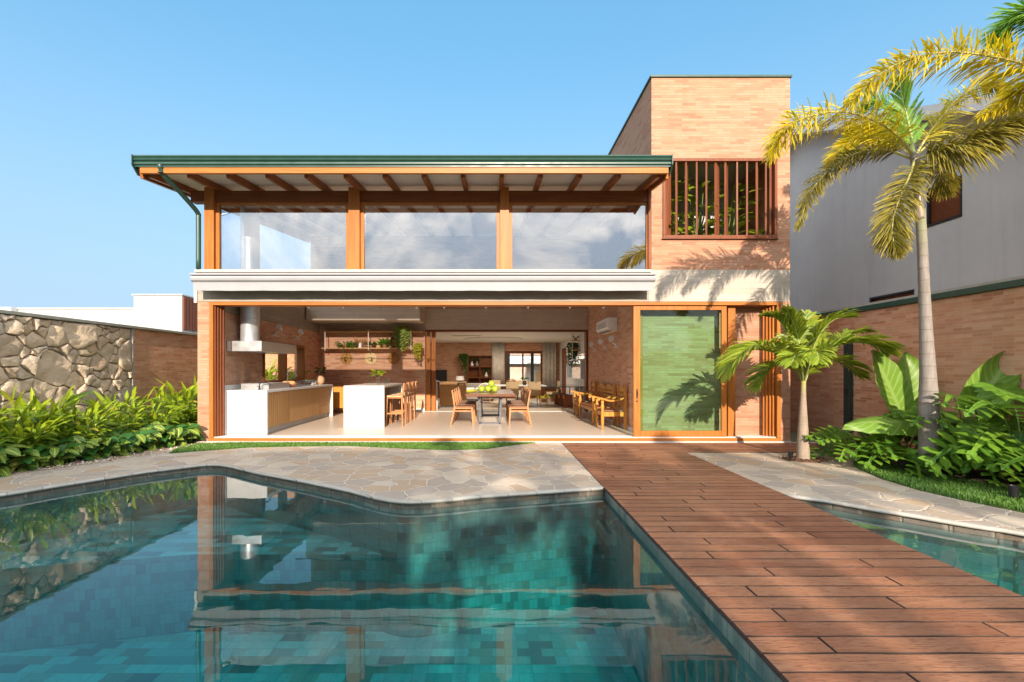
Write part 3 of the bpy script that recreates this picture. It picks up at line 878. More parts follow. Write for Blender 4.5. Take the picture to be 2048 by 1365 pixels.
# ---- tower
tower = MB(); wall_holes(tower, 'y', 9.0, 9.20, 3.18, 5.95, 3.362, 7.20, [(3.44, 5.64, 3.99, 5.56)])
tower.box(3.18, 3.38, 9.202, 15.0, 3.342, 7.20); tower.box(5.75, 5.95, 9.202, 15.0, 3.362, 7.20); tower.box(3.382, 5.748, 14.8, 15.0, 3.342, 7.20)
tw = hp(tower, 'tower', BR, bevel=0)
m = MB(); m.box(3.15, 5.98, 8.97, 9.24, 7.202, 7.245); m.box(3.15, 3.42, 9.242, 15.03, 7.202, 7.245); m.box(5.71, 5.98, 9.242, 15.03, 7.202, 7.245); hp(m, 'coping', GREEN, tw)
m = MB(); m.box(3.382, 5.748, 9.204, 14.798, 6.6, 6.7); hp(m, 'flat_roof', WHITE, tw)
m = MB(); m.box(3.382, 5.748, 9.204, 10.5, 3.80, 3.92); m.box(3.382, 5.748, 10.5, 10.6, 3.80, 5.9); m.box(3.382, 5.748, 9.204, 10.5, 5.75, 5.85); hp(m, 'balcony_interior', [GREYPL], tw)
# louvred screen
ls = MB()
ls.box(3.40, 5.68, 8.965, 9.06, 5.52, 5.58); ls.box(3.40, 5.68, 8.965, 9.06, 3.985, 4.045); ls.box(3.40, 3.45, 8.965, 9.06, 4.047, 5.518); ls.box(5.63, 5.68, 8.965, 9.06, 4.047, 5.518)
ls.box(3.38, 5.70, 8.95, 9.0, 3.965, 3.983)
lso = hp(ls, 'louvred_screen', [LOUV])
ang = [34, 62, 58, 66, 64, 44, 50, 70, 66, 55, 58, 52]
for k, px in enumerate((1338, 1356, 1376, 1396.5, 1416, 1437, 1456, 1476.5, 1497, 1518, 1536, 1546)):
    x = (px - 985) / 100.0; a = R(ang[k]); hw = 0.092
    m = MB(); dx, dy = math.cos(a) * hw, math.sin(a) * hw; ex, ey = -math.sin(a) * 0.016, math.cos(a) * 0.016
    pts = [(x - dx - ex, 9.07 - dy - ey), (x + dx - ex, 9.07 + dy - ey), (x + dx + ex, 9.07 + dy + ey), (x - dx + ex, 9.07 - dy + ey)]
    m.prism(pts, 4.05, 5.515); hp(m, 'slat', LOUV, lso, 0.003)

# ---- upper glazed storey
for px0, px1 in ((409, 428), (697, 719.5), (1000, 1018)):
    m = MB(); m.box((px0 - 985) / 100, (px1 - 985) / 100, 8.985, 9.22, 3.357, 5.01); hp(m, 'post', WZ)
m = MB(); m.box(-6.06, 3.18, 9.03, 9.20, 4.735, 4.955); hp(m, 'roof_beam', BX)
for a, b_ in ((-5.57, -2.88), (-2.655, 0.15), (0.33, 3.17)):
    w_ = MB(); w_.box(a, a + 0.07, 9.06, 9.14, 3.357, 4.733); w_.box(b_ - 0.07, b_, 9.06, 9.14, 3.357, 4.733); w_.box(a + 0.072, b_ - 0.072, 9.06, 9.14, 4.69, 4.733)
    wo = hp(w_, 'window', WZ)
    m = MB(); m.box(a + 0.065, b_ - 0.065, 9.095, 9.103, 3.358, 4.695); hp(m, 'pane', GLASS, wo, 0)
# side posts and rear structure of the tall veranda
m = MB(); m.box(-5.80, -5.60, 14.62, 14.82, 3.34, 5.72); hp(m, 'post', WZ)
m = MB(); m.box(3.12, 3.178, 9.0, 9.2, 3.357, 5.0); hp(m, 'post', BZ)
def roof_z(y): return 4.955 + 0.125 * (y - 9.0)      # underside of the rafters
roof = MB()
y0, y1 = 8.13, 15.6
th = 0.125
roof.hexa([(-6.40, y0, roof_z(y0) + th), (3.17, y0, roof_z(y0) + th), (3.17, 8.98, roof_z(8.98) + th), (-6.40, 8.98, roof_z(8.98) + th)], [(-6.40, y0, roof_z(y0) + th + .03), (3.17, y0, roof_z(y0) + th + .03), (3.17, 8.98, roof_z(8.98) + th + .03), (-6.40, 8.98, roof_z(8.98) + th + .03)])
roof.hexa([(-6.40, 8.981, roof_z(8.981) + th), (3.17, 8.981, roof_z(8.981) + th), (3.17, y1, roof_z(y1) + th), (-6.40, y1, roof_z(y1) + th)], [(-6.40, 8.981, roof_z(8.981) + th + .03), (3.17, 8.981, roof_z(8.981) + th + .03), (3.17, y1, roof_z(y1) + th + .03), (-6.40, y1, roof_z(y1) + th + .03)])
t = NT('white roof lining'); v = t.wallvec('floor'); c_, f_ = t.bricks(v, (0.80, 0.76, 0.70), (0.75, 0.71, 0.65), (0.55, 0.50, 0.44), 6.0, 0.145, 0.004)
t.bump(f_, -0.4, 0.006); LINING = t.fin(c_, 0.7)
ro = hp(roof, 'roof', LINING, bevel=0)
m = MB()
m.hexa([(-6.42, 8.06, roof_z(8.06) + th + .033), (3.20, 8.06, roof_z(8.06) + th + .033), (3.17, y1, roof_z(y1) + th + .033), (-6.42, y1, roof_z(y1) + th + .033)], [(-6.42, 8.06, roof_z(8.06) + th + .08), (3.20, 8.06, roof_z(8.06) + th + .08), (3.17, y1, roof_z(y1) + th + .08), (-6.42, y1, roof_z(y1) + th + .08)])
hp(m, 'roof_sheet', GREEN, ro, 0)
for k in range(-9, 5):
    x = 0.17 + 0.712 * k
    e = y1 - 0.05 if x < 3.0 else y1 - 0.05
    m = MB(); m.bar((x, 8.19, roof_z(8.19) + th / 2 - 0.001), (x, e, roof_z(e) + th / 2 - 0.001), 0.075, th - 0.003); hp(m, 'rafter', BY, ro, 0.003)
m = MB(); m.box(-6.33, 3.16, 8.075, 8.13, 4.888, 5.018); hp(m, 'fascia_board', WX, ro)
m = MB(); m.bar((-6.36, 8.15, roof_z(8.15) + 0.055), (-6.36, y1, roof_z(y1) + 0.055), 0.06, 0.15); hp(m, 'barge_board', BY, ro)
m = MB(); m.bar((3.165, 8.15, roof_z(8.15) + 0.05), (3.165, 8.96, roof_z(8.96) + 0.05), 0.045, 0.15); hp(m, 'barge_board', WY, ro)
# gutter: moulded profile
gp = [(8.13, 5.085), (8.05, 5.085), (8.03, 5.10), (8.03, 5.125), (8.045, 5.14), (8.035, 5.15), (8.015, 5.16), (8.005, 5.18), (8.02, 5.20), (8.008, 5.21), (7.995, 5.225), (8.0, 5.243), (8.02, 5.247), (8.13, 5.23)]
m = MB(); n = len(gp); gp = [(a, z - 0.062) for a, z in gp]; m.add([(-6.40, a, z) for a, z in gp] + [(3.19, a, z) for a, z in gp], [tuple(range(n - 1, -1, -1)), tuple(range(n, 2 * n))] + [(i, (i + 1) % n, n + (i + 1) % n, n + i) for i in range(n)])
gut = hp(m, 'gutter', GREEN, ro, 0)
for x in (-6.41, 3.20):
    m = MB(); m.add([(x - .008, 7.99, 5.01), (x - .008, 8.13, 4.87), (x - .008, 8.30, 4.89), (x - .008, 8.30, 5.19), (x - .008, 7.99, 5.19), (x + .008, 7.99, 5.01), (x + .008, 8.13, 4.87), (x + .008, 8.30, 4.89), (x + .008, 8.30, 5.19), (x + .008, 7.99, 5.19)],
        [(4, 3, 2, 1, 0), (5, 6, 7, 8, 9)] + [(i, (i + 1) % 5, 5 + (i + 1) % 5, 5 + i) for i in range(5)])
    hp(m, 'end_cap', GREEN, ro, 0)
m = MB(); m.tube(catmull([(-5.95, 8.06, 5.03), (-5.95, 8.07, 4.98), (-5.94, 8.16, 4.87), (-5.90, 8.45, 4.73), (-5.86, 8.78, 4.56), (-5.845, 8.93, 4.46), (-5.845, 8.945, 4.33), (-5.845, 8.945, 3.36)], 40), 0.045, 12)
for z in (4.99, 4.91): m.tube([(-5.95, 8.065, z), (-5.95, 8.068, z - 0.012)], 0.05, 12)
hp(m, 'downpipe', GREEN, house, 0, smooth=True)

# ---- kitchen window in the left wall
kw = MB()
for a, b_, c, d_ in ((11.0, 13.4, 1.02, 1.09), (11.0, 13.4, 1.99, 2.06)): kw.box(-5.80, -5.585, a, b_, c, d_)
for a, b_ in ((11.0, 11.07), (12.16, 12.25), (13.33, 13.4)): kw.box(-5.80, -5.585, a, b_, 1.092, 1.988)
kwo = hp(kw, 'window', BY)
m = MB(); m.box(-5.70, -5.694, 11.07, 13.33, 1.092, 1.988); hp(m, 'pane', GLASS2, kwo, 0)

# ---- living room shell beyond the veranda
m = MB(); m.box(-6.0, 3.5, 14.852, 22.2, 2.70, 2.85); hp(m, 'ceiling', CEIL)
m = MB(); wall_holes(m, 'y', 22.2, 22.4, -6.0, 3.5, 0, 2.70, [(0.62, 2.45, 0.0, 2.28)]); hp(m, 'brick_wall', BR_IN, bevel=0)
m = MB(); wall_holes(m, 'x', -6.0, -5.8, 14.852, 22.2, 0, 2.70, [(17.2, 21.8, 0.0, 2.45)]); hp(m, 'plaster_wall', WHITE, bevel=0)  # unseen side opening, added to let sky light into the living room
m = MB(); wall_holes(m, 'x', 3.30, 3.5, 14.852, 22.2, 0, 2.70, [(15.5, 19.8, 0.95, 2.05)]); hp(m, 'plaster_wall', WHITE, bevel=0)
m = MB(); m.box(-2.19, 3.10, 14.56, 14.86, 2.60, 2.658); hp(m, 'door_frame', BX)
m = MB(); m.box(3.03, 3.098, 14.56, 14.86, 0.0, 2.598); hp(m, 'door_frame', BZ)
for x, yy in ((-2.15, 14.62), (-1.99, 14.70)):
    m = MB(); m.box(x, x + 0.13, yy, yy + 0.06, 0.01, 2.598); hp(m, 'folding_door', WZ)
m = MB(); m.box(-2.19, 3.03, 14.60, 14.84, 0.001, 0.012); hp(m, 'door_track', WHITE)
gd = MB()
for a in (0.62, 1.46, 2.37): gd.box(a, a + 0.08, 22.22, 22.32, 0.0, 2.16)
gd.box(0.62, 2.45, 22.2, 22.33, 2.165, 2.28)
gdo = hp(gd, 'glass_door', BZ)
m = MB(); m.box(0.70, 0.86, 22.18, 22.215, 0.02, 2.16); m.box(1.88, 2.04, 22.18, 22.215, 0.02, 2.16); hp(m, 'door_leaf', DKGREEN, gdo)
m = MB(); m.box(0.7, 2.37, 22.26, 22.268, 0.02, 2.16); hp(m, 'pane', GLASS2, gdo, 0)
sw = MB()
for z0, z1 in ((0.95, 1.02), (1.98, 2.05), (1.72, 1.77)): sw.box(3.27, 3.42, 15.5, 19.8, z0, z1)
for yy in (15.5, 16.7, 19.73): sw.box(3.27, 3.42, yy, yy + 0.07, 1.022, 1.718)
swo = hp(sw, 'window', WHITE)
m = MB(); m.box(3.38, 3.388, 15.57, 19.73, 1.022, 1.978); hp(m, 'pane', GLASS2, swo, 0)
m = MB(); m.box(3.27, 3.298, 20.2, 21.2, 0.0, 2.35); hp(m, 'door', BZ)
m = MB(); m.box(-1.6, -0.45, 17.6, 17.75, 2.685, 2.698); hp(m, 'ceiling_vent', GREYFAB)
m = MB(); n = 40
rings = []
for rr_, zz in ((0.2, 2.698), (1.25, 2.698), (1.25, 2.66), (0.2, 2.66)):
    rings.append([Vector((0.05 + rr_ * math.cos(2 * PI * k / n), 19.3 + rr_ * 0.85 * math.sin(2 * PI * k / n), zz)) for k in range(n)])
m.tube_rings(rings); hp(m, 'ceiling_disc', WHITE, bevel=0)
ld = bpy.data.lights.new('ceiling_lamp', 'AREA'); ld.shape = 'DISK'; ld.size = 2.0; ld.energy = 42; ld.color = (1.0, 0.86, 0.68)
lo_ = bpy.data.objects.new('ceiling_lamp', ld); COL.objects.link(lo_); lo_.location = (0.05, 19.3, 2.64)
m = MB(); m.box(-4.4, 3.29, 21.6, 22.19, 0.0, 0.42); hp(m, 'hearth_ledge', BX)
# concrete hood casing over the island
m = MB(); m.box(-5.57, -2.17, 13.44, 14.558, 2.84, 3.9); hp(m, 'concrete_hood', CONC_IN, bevel=0.006)

# ================================================================== GARDEN WALLS AND NEIGHBOURS
from mathutils import noise as mnoise
# --- stone wall on the left, cells of a random tessellation raised as rough stones
def clip(poly, a, b, c):
    out = []
    for i in range(len(poly)):
        p, q = poly[i], poly[(i + 1) % len(poly)]
        dp, dq = a * p[0] + b * p[1] - c, a * q[0] + b * q[1] - c
        if dp <= 0: out.append(p)
        if (dp < 0 < dq) or (dq < 0 < dp):
            k = dp / (dp - dq); out.append((p[0] + (q[0] - p[0]) * k, p[1] + (q[1] - p[1]) * k))
    return out


t = NT('field stone'); geo = t.n.new('ShaderNodeNewGeometry'); rnd = geo.outputs['Random Per Island']; o = t.coord()
rp = t.n.new('ShaderNodeValToRGB'); t.l.new(rnd, rp.inputs[0]); el = rp.color_ramp.elements
for _ in range(4): el.new(0.5)
for i, (p_, c_) in enumerate(((0, (0.72, 0.56, 0.39)), (0.25, (0.63, 0.49, 0.345)), (0.45, (0.78, 0.63, 0.46)), (0.65, (0.60, 0.41, 0.24)), (0.82, (0.63, 0.56, 0.47)), (1, (0.50, 0.345, 0.22)))):
    el[i].position = p_; el[i].color = (*c_, 1)
n1 = t.noise(o, 5, 7, 0.65, 0.6); n2 = t.noise(o, 45, 5, 0.65)
col = t.mix(t.ramp(n1, 0.35, 0.7, 0, 0.5), rp.outputs[0], (0.40, 0.275, 0.17))
col = t.mix(t.ramp(n2, 0.35, 0.7, 0, 0.35), col, (0.47, 0.42, 0.36))
t.bump(t.math('ADD', t.math('MULTIPLY', n1, 1.2), t.math('MULTIPLY', n2, 0.5)), 0.7, 0.03)
STONE = t.fin(col, 0.9)
XW = -8.0
sw_ = thing('stone_wall', 'tall garden wall of big irregular rough tan stones behind the planting on the left', 'garden wall', (XW, 7.0, ZP))
m = MB(); m.box(XW - 0.30, XW - 0.035, 2.0, 9.96, ZP - 0.1, 2.27); m.build('wall_core', plain('wall mortar', (0.24, 0.19, 0.145), 0.95, bump=0.4, scale=14), sw_)
rs = random.Random(21)
pts = []
for target, lo, hi in ((20, .24, .36), (75, .13, .21), (230, .05, .11)):
    tries = 0; k = 0
    while tries < 5000 and k < target:
        tries += 1
        p = (rs.uniform(2.0, 9.95), rs.uniform(ZP - .05, 2.30), rs.uniform(lo, hi))
        if all(math.hypot((p[0] - q[0]) * rs.uniform(.85, 1.0), p[1] - q[1]) > (p[2] + q[2]) * .72 for q in pts): pts.append(p); k += 1
st = MB()
for p in pts:
    poly = [(2.0, ZP), (9.95, ZP), (9.95, 2.27), (2.0, 2.27)]
    for q in pts:
        if q is p or math.hypot(p[0] - q[0], p[1] - q[1]) > 1.8: continue
        a, b = q[0] - p[0], q[1] - p[1]; c = (q[0] ** 2 + q[1] ** 2 - q[2] ** 2 - p[0] ** 2 - p[1] ** 2 + p[2] ** 2) / 2
        poly = clip(poly, a, b, c)
        if len(poly) < 3: break
    if len(poly) < 3: continue
    cx = sum(a for a, b in poly) / len(poly); cy = sum(b for a, b in poly) / len(poly)
    # resample the outline, wobble it, then raise it ring by ring
    ring = []
    for i in range(len(poly)):
        a, b = Vector(poly[i]), Vector(poly[(i + 1) % len(poly)]); k = max(2, int((b - a).length / 0.05))
        for j in range(k): ring.append(a + (b - a) * (j / k))
    big = max(math.hypot(v_.x - cx, v_.y - cy) for v_ in ring)
    h0 = rs.uniform(0.05, 0.11); ty, tz = rs.uniform(-0.10, 0.26), rs.uniform(-0.16, 0.10)
    c = Vector((cx, cy)); n = len(ring)
    wob = [rs.uniform(-0.022, 0.022) for _ in ring]
    wob = [(wob[i - 1] + 2 * wob[i] + wob[(i + 1) % n]) / 4 for i in range(n)]; off0 = (rs.uniform(0, 50), rs.uniform(0, 50))
    rings = []
    for ins, hh in ((0.003, -0.05), (0.004, 0.62), (0.010, 0.86), (0.028, 0.97), (0.08, 1.0), (0.15, 1.02), (0.24, 1.0)):
        rg = []
        for i, v_ in enumerate(ring):
            dv = c - v_; L_ = dv.length
            q = v_ + dv * min(0.85, (ins + abs(wob[i])) / max(L_, 0.02)) if L_ > 0.02 else v_
            hgt = h0 * hh + (0.0 if hh < 0.3 else (ty * (q.x - cx) + tz * (q.y - cy)) * 0.45 + 0.035 * mnoise.noise(Vector((q.x * 4.5 + off0[0], q.y * 4.5 + off0[1], 0))) + 0.014 * mnoise.noise(Vector((q.x * 14 + off0[0], q.y * 14, 3))))
            rg.append(Vector((XW - 0.05 + max(hgt, -0.02), q.x, q.y)))
        rings.append(rg)
    st.tube_rings(rings)
st.build('stones', STONE, sw_, smooth='auto')
m = MB(); m.box(XW - 0.34, XW + 0.06, 2.0, 9.965, 2.275, 2.335); m.build('coping', plain('grey green coping', (0.30, 0.30, 0.26), 0.7), sw_, bevel=0.008)
bw = thing('brick_wall', 'orange brick garden wall between the stone wall and the left side of the house', 'garden wall', (XW, 12.0, ZP))
m = MB(); m.box(XW - 0.30, XW, 10.0, 17.0, ZP - 0.1, 2.27); m.box(XW + .001, -5.91, 14.2, 14.4, ZP - 0.1, 2.27); m.build('wall', BR_WALL, bw)
m = MB(); m.box(XW - 0.3, XW + 0.03, 9.967, 9.998, ZP - 0.1, 2.27); m.build('edge_strip', CAP, bw)
m = MB(); m.box(XW - 0.34, XW + 0.06, 9.967, 17.06, 2.275, 2.335); m.build('coping', plain('grey green coping end', (0.30, 0.30, 0.26), 0.7), bw, bevel=0.008)

# --- white building beyond the left wall
WHITE_N = plain('weathered white render', (0.42, 0.415, 0.41), 0.8, var=0.05, scale=0.8)
nb = thing('neighbour_building', 'white flat roofed modern building with red brown slatted side rising behind the stone wall', 'building', (-16, 22, 0))
m = MB(); m.box(-15.95, -13.80, 20.0, 25.0, -0.2, 4.66); m.build('upper_block', WHITE_N, nb, bevel=0.01)
m = MB(); m.box(-21.4, -15.96, 20.3, 25.0, -0.2, 4.10); m.build('side_block', WHITE_N, nb, bevel=0.01)
m = MB(); m.box(-27.0, -21.41, 20.0, 25.0, -0.2, 4.15); m.build('garage_block', plain('pale grey render', (0.6, 0.6, 0.58), 0.8), nb, bevel=0.01)
m = MB(); m.box(-16.0, -13.75, 19.95, 25.05, 4.665, 4.72); m.box(-21.45, -16.02, 20.25, 25.05, 4.105, 4.15); m.build('parapet_cap', plain('zinc cap', (0.5, 0.5, 0.5), 0.5), nb)
m = MB()
for k in range(26): m.box(-13.795, -13.74, 20.05 + k * 0.19, 20.05 + k * 0.19 + 0.15, 3.15, 4.62)
m.build('slat_cladding', LOUV, nb)

# --- house seen through the back window
bh = thing('rear_house', 'pale house with tiled roof and white eaves seen through the rear glass door', 'house', (1.5, 30, 0))
m = MB(); m.box(-5, 9, 30.0, 34, -0.3, 1.75); m.build('wall', plain('pink render', (0.52, 0.40, 0.33), 0.85), bh)
m = MB(); m.box(-5.2, 9.2, 29.4, 29.98, 1.76, 1.98); m.box(-5.2, 9.2, 29.3, 29.38, 2.03, 2.30); m.build('fascia', WHITE, bh)
m = MB(); m.box(2.9, 3.9, 29.96, 29.995, -0.2, 1.2); m.build('door', OAK_Z, bh)
t = NT('clay roof tile'); v = t.wallvec('floor'); c_, f_ = t.bricks(v, (0.36, 0.22, 0.16), (0.46, 0.30, 0.22), (0.16, 0.09, 0.06), 0.22, 0.34, 0.012, off=0.0); t.bump(f_, -0.8, 0.03); CLAY = t.fin(c_, 0.85)
m = MB(); m.hexa([(-5.3, 29.2, 2.30), (9.3, 29.2, 2.30), (9.3, 33.5, 3.9), (-5.3, 33.5, 3.9)], [(-5.3, 29.2, 2.36), (9.3, 29.2, 2.36), (9.3, 33.5, 3.96), (-5.3, 33.5, 3.96)]); m.build('roof', CLAY, bh)

# --- right boundary brick wall
XR = 7.25
rw = thing('brick_wall', 'long brick boundary wall with dark green coping behind the palms on the right', 'garden wall', (XR, 9.0, ZP))
m = MB(); m.box(XR, XR + 0.25, 2.0, 14.5, ZP - 0.1, 2.50); m.build('wall', BR_WALL, rw)
m = MB(); m.box(XR - 0.05, XR + 0.30, 2.0, 14.5, 2.505, 2.60); m.build('coping', GREEN, rw, bevel=0.006)
m = MB(); m.box(XR - 0.02, XR + 0.30, 2.0, 14.5, 2.604, 2.645); m.build('flashing', CAP, rw)
gp_ = thing('gate_post', 'slim dark green metal gate post against the right brick wall behind the small palm', 'post', (7.18, 9.1, ZP))
m = MB(); m.box(7.14, 7.235, 9.03, 9.16, ZP + 0.02, 1.92); m.build('post', DKGREEN, gp_, bevel=0.006)
m = MB(); m.box(7.12, 7.139, 9.05, 9.10, 0.86, 0.98); m.build('latch', BLACK, gp_)
wl_ = thing('wall_lamp', 'small green box lamp on the brick wall behind the small palm', 'lamp', (7.2, 9.75, 1.6))
m = MB(); m.box(7.11, 7.248, 9.70, 9.84, 1.50, 1.73); m.build('housing', GREEN, wl_, bevel=0.01)
m = MB(); m.box(7.125, 7.235, 9.715, 9.825, 1.485, 1.498); m.build('diffuser', LINEN, wl_)
op = thing('timber_beam', 'orange timber beam over the side passage behind the small palm', 'beam', (6.6, 10.9, 2.4))
m = MB(); m.box(5.952, 7.248, 9.95, 10.10, 2.36, 2.58); m.build('beam', WX, op, bevel=0.006)
m = MB(); m.box(5.952, 7.248, 9.90, 10.15, 2.583, 2.63); m.build('cap', GREEN, op)

# --- neighbour's house on the right
ng = thing('neighbour_house', 'grey rendered neighbour house with sloping white eaves behind the tall palm', 'house', (9, 10, 0))
XN = 9.0
prof = [(4.0, -0.2), (16.0, -0.2), (16.0, 6.9), (13.1, 8.15), (7.6, 5.75), (4.0, 4.2)]
m = MB(); n = len(prof)
holes = True
# gable wall: strips between window edges
def gtop(y): return 8.15 + (y - 13.1) * (8.15 - 4.2) / (13.1 - 4.0) if y <= 13.1 else 8.15 - (y - 13.1) * 0.43
ys = [4.0, 8.62, 9.33, 9.6, 10.75, 13.1, 16.0]
for a, b in zip(ys[:-1], ys[1:]):
    spans = [(-0.2, None)]
    if (a, b) == (8.62, 9.33): spans = [(-0.2, 4.30), (5.10, None)]
    if (a, b) == (9.6, 10.75): spans = [(-0.2, 2.78), (3.08, None)]
    for z0, z1 in spans:
        za, zb = (gtop(a), gtop(b)) if z1 is None else (z1, z1)
        m.hexa([(XN, a, z0), (XN + .25, a, z0), (XN + .25, b, z0), (XN, b, z0)], [(XN, a, za), (XN + .25, a, za), (XN + .25, b, zb), (XN, b, zb)])
m.build('wall', GREYPL, ng)
m = MB()
for (a, za, b, zb) in ((3.9, gtop(3.9), 13.1, gtop(13.1)), (13.1, gtop(13.1), 16.2, gtop(16.2))):
    m.hexa([(XN - 0.55, a, za + .01), (XN + 8, a, za + .01), (XN + 8, b, zb + .01), (XN - 0.55, b, zb + .01)], [(XN - 0.55, a, za + .24), (XN + 8, a, za + .24), (XN + 8, b, zb + .24), (XN - 0.55, b, zb + .24)])
m.build('roof', WHITE, ng)
for (a, b, z0, z1, nm) in ((8.62, 9.33, 4.30, 5.10, 'shuttered'), (9.6, 10.75, 2.78, 3.08, 'low')):
    m = MB(); m.box(XN - 0.015, XN + .12, a, b, z0, z0 + .05); m.box(XN - 0.0, XN + .12, a, b, z1 - .04, z1); m.box(XN, XN + .12, a, a + .04, z0 + .052, z1 - .042); m.box(XN, XN + .12, b - .04, b, z0 + .052, z1 - .042)
    fo = m.build('window', BLACK, ng)
    m = MB(); k = 0; z = z0 + .06
    while z < z1 - .06: m.box(XN + .06, XN + .08, a + .042, b - .042, z, z + .022); z += .032
    m.box(XN + .10, XN + .11, a + .042, b - .042, z0 + .052, z1 - .042); m.build('shutter', BZ, fo)

# --- what stands behind the photographer and throws the long shadows: a neighbouring house and trees
sh = thing('opposite_house', 'plain pale two storey house across the garden behind the camera', 'house', (-12, -9, 0))
m = MB(); m.box(-30.0, -0.10, -12, -8.5, -0.2, 6.05); m.build('wall', WHITE, sh)
m = MB(); m.box(-30.2, -0.08, -12.2, -8.45, 6.055, 6.14); m.build('roof', CAP, sh)

# ================================================================== PLANTS
def leaf(mb, p, d, up, L, W, droop=0.3, segs=5, fold=0.18, m=0, shape=0.0, curl=0.0):
    """blade from p along d; up = side that faces the light; shape>0 widest nearer the base"""
    p, d, up = Vector(p), Vector(d).normalized(), Vector(up)
    s = d.cross(up)
    if s.length < 1e-3: s = Vector((1, 0, 0))
    s.normalize(); nrm = s.cross(d).normalized()
    vs, uv = [], []
    q = p.copy(); dd = d.copy()
    for i in range(segs + 1):
        u = i / segs
        w_ = W * 0.5 * (math.sin(PI * min(1, u ** (1 - 0.35 * shape))) ** 0.8 if 0 < u < 1 else 0.03)
        nn = s.cross(dd).normalized()
        vs += [q - s * w_ + nn * (fold * w_ * 2), q.copy(), q + s * w_ + nn * (fold * w_ * 2)]
        dd = (dd + Vector((0, 0, -droop / segs)) + nn * (curl / segs)).normalized()
        q = q + dd * (L / segs)
    fs, uvs = [], []
    for i in range(segs):
        a, b = 3 * i, 3 * i + 3; u0, u1 = i / segs, (i + 1) / segs
        fs += [(a, a + 1, b + 1, b), (a + 1, a + 2, b + 2, b + 1)]
        uvs += [[(0, u0), (.5, u0), (.5, u1), (0, u1)], [(.5, u0), (1, u0), (1, u1), (.5, u1)]]
    mb.add(vs, fs, m, uvs)
    return q


def frond(mb, pts, L, n, W=0.03, fluffy=False, droop=0.35, seed=0, m=0, roll0=22, rach=0.014, spread=(35, 62)):
    rs = random.Random(seed)
    pp = catmull(pts, n)
    t0 = 0.12
    for i in range(n + 1):
        u = i / n
        if u < t0: continue
        uu = (u - t0) / (1 - t0)
        T = (pp[min(i + 1, n)] - pp[max(i - 1, 0)]).normalized()
        S = T.cross(Vector((0, 0, 1)))
        if S.length < 0.2: S = T.cross(Vector((0.3, 1, 0)))
        S.normalize(); N = S.cross(T)
        l0 = L * (0.45 + 0.55 * math.sin(PI * min(1, uu * 0.8 + 0.15))) * (1 - 0.45 * max(0, uu - 0.75) / 0.25)
        for sd in (-1, 1):
            reps = 3 if fluffy else 1
            for _ in range(reps):
                roll = R(rs.uniform(-60, 65)) if fluffy else R(roll0 + rs.uniform(-9, 9))
                a = R(spread[0] + (spread[1] - spread[0]) * (1 - uu) + rs.uniform(-7, 7) * (1.7 if fluffy else 1))
                d = (S * sd * math.cos(roll) + N * math.sin(roll)) * math.sin(a) + T * math.cos(a)
                l = l0 * rs.uniform(0.85, 1.1); dr = droop * rs.uniform(0.6, 1.3)
                wv = (T - d * T.dot(d)); wv = wv.normalized() if wv.length > 1e-3 else N
                tw = rs.uniform(-0.6, 0.6); nv = d.cross(wv); wv = wv * math.cos(tw) + nv * math.sin(tw)
                p0 = pp[i]; g_ = Vector((0, 0, -1))
                p1 = p0 + d * l * 0.4 + g_ * dr * l * 0.07; p2 = p0 + d * l * 0.75 + g_ * dr * l * 0.32; p3 = p0 + d * l * 0.97 + g_ * dr * l * 0.62
                ww = W * rs.uniform(0.8, 1.15)
                vs = [p0 - wv * ww * .25, p0 + wv * ww * .25, p1 + wv * ww * .5, p1 - wv * ww * .5, p2 + wv * ww * .42, p2 - wv * ww * .42, p3]
                mb.add(vs, [(0, 1, 2, 3), (3, 2, 4, 5), (5, 4, 6)], m, [[(.3, 0), (.7, 0), (1, .4), (0, .4)], [(0, .4), (1, .4), (.9, .75), (.1, .75)], [(.1, .75), (.9, .75), (.5, 1)]])
    mb.tube(pp, [rach * (1 - 0.8 * i / n) + 0.002 for i in range(n + 1)], 6, 1)


def trunk_mesh(mb, pts, rad, ring_gap, n=20, depth=0.006, seed=1):
    rs = random.Random(seed)
    pp = catmull(pts, 160); rr = catmull([(r_, 0, 0) for r_ in rad], 160)
    tot = sum((pp[i + 1] - pp[i]).length for i in range(160)); acc = 0; nxt = ring_gap; R_ = []
    for i in range(161):
        r_ = rr[i].x
        if i: acc += (pp[i] - pp[i - 1]).length
        f = (acc % ring_gap) / ring_gap
        r_ *= 1 + (0.03 * (1 - f)) - (0.03 if f > 0.93 else 0)
        R_.append(r_ + rs.uniform(-0.0008, 0.0008))
    mb.tube(pp, R_, n)


def trunkmat(name, c1, c2, gap, axis=2, green_above=None, line=(0.16, 0.13, 0.10)):
    t = NT(name); o = t.coord(); sp = t.n.new('ShaderNodeSeparateXYZ'); t.l.new(o, sp.inputs[0])
    f = t.math('FRACT', t.math('DIVIDE', t.math('ADD', sp.outputs[2], t.math('MULTIPLY', t.noise(o, 2, 2), 0.05)), gap))
    ln = t.ramp(f, 0.0, 0.09, 1.0, 0.0)
    n = t.noise(t.coord((7, 7, 2)), 2.0, 6, 0.65); n2 = t.noise(t.coord((60, 60, 5)), 1.0, 4)
    col = t.mix(t.ramp(n, 0.3, 0.7), c1, c2)
    col = t.mix(t.ramp(n2, 0.4, 0.7, 0, 0.3), col, tuple(a * 0.6 for a in c1))
    col = t.mix(t.math('MULTIPLY', ln, 0.6), col, line)
    if green_above: col = t.mix(t.ramp(sp.outputs[2], green_above[0], green_above[1]), col, green_above[2])
    t.bump(t.math('SUBTRACT', n2, ln), 0.5, 0.008)
    return t.fin(col, 0.75)


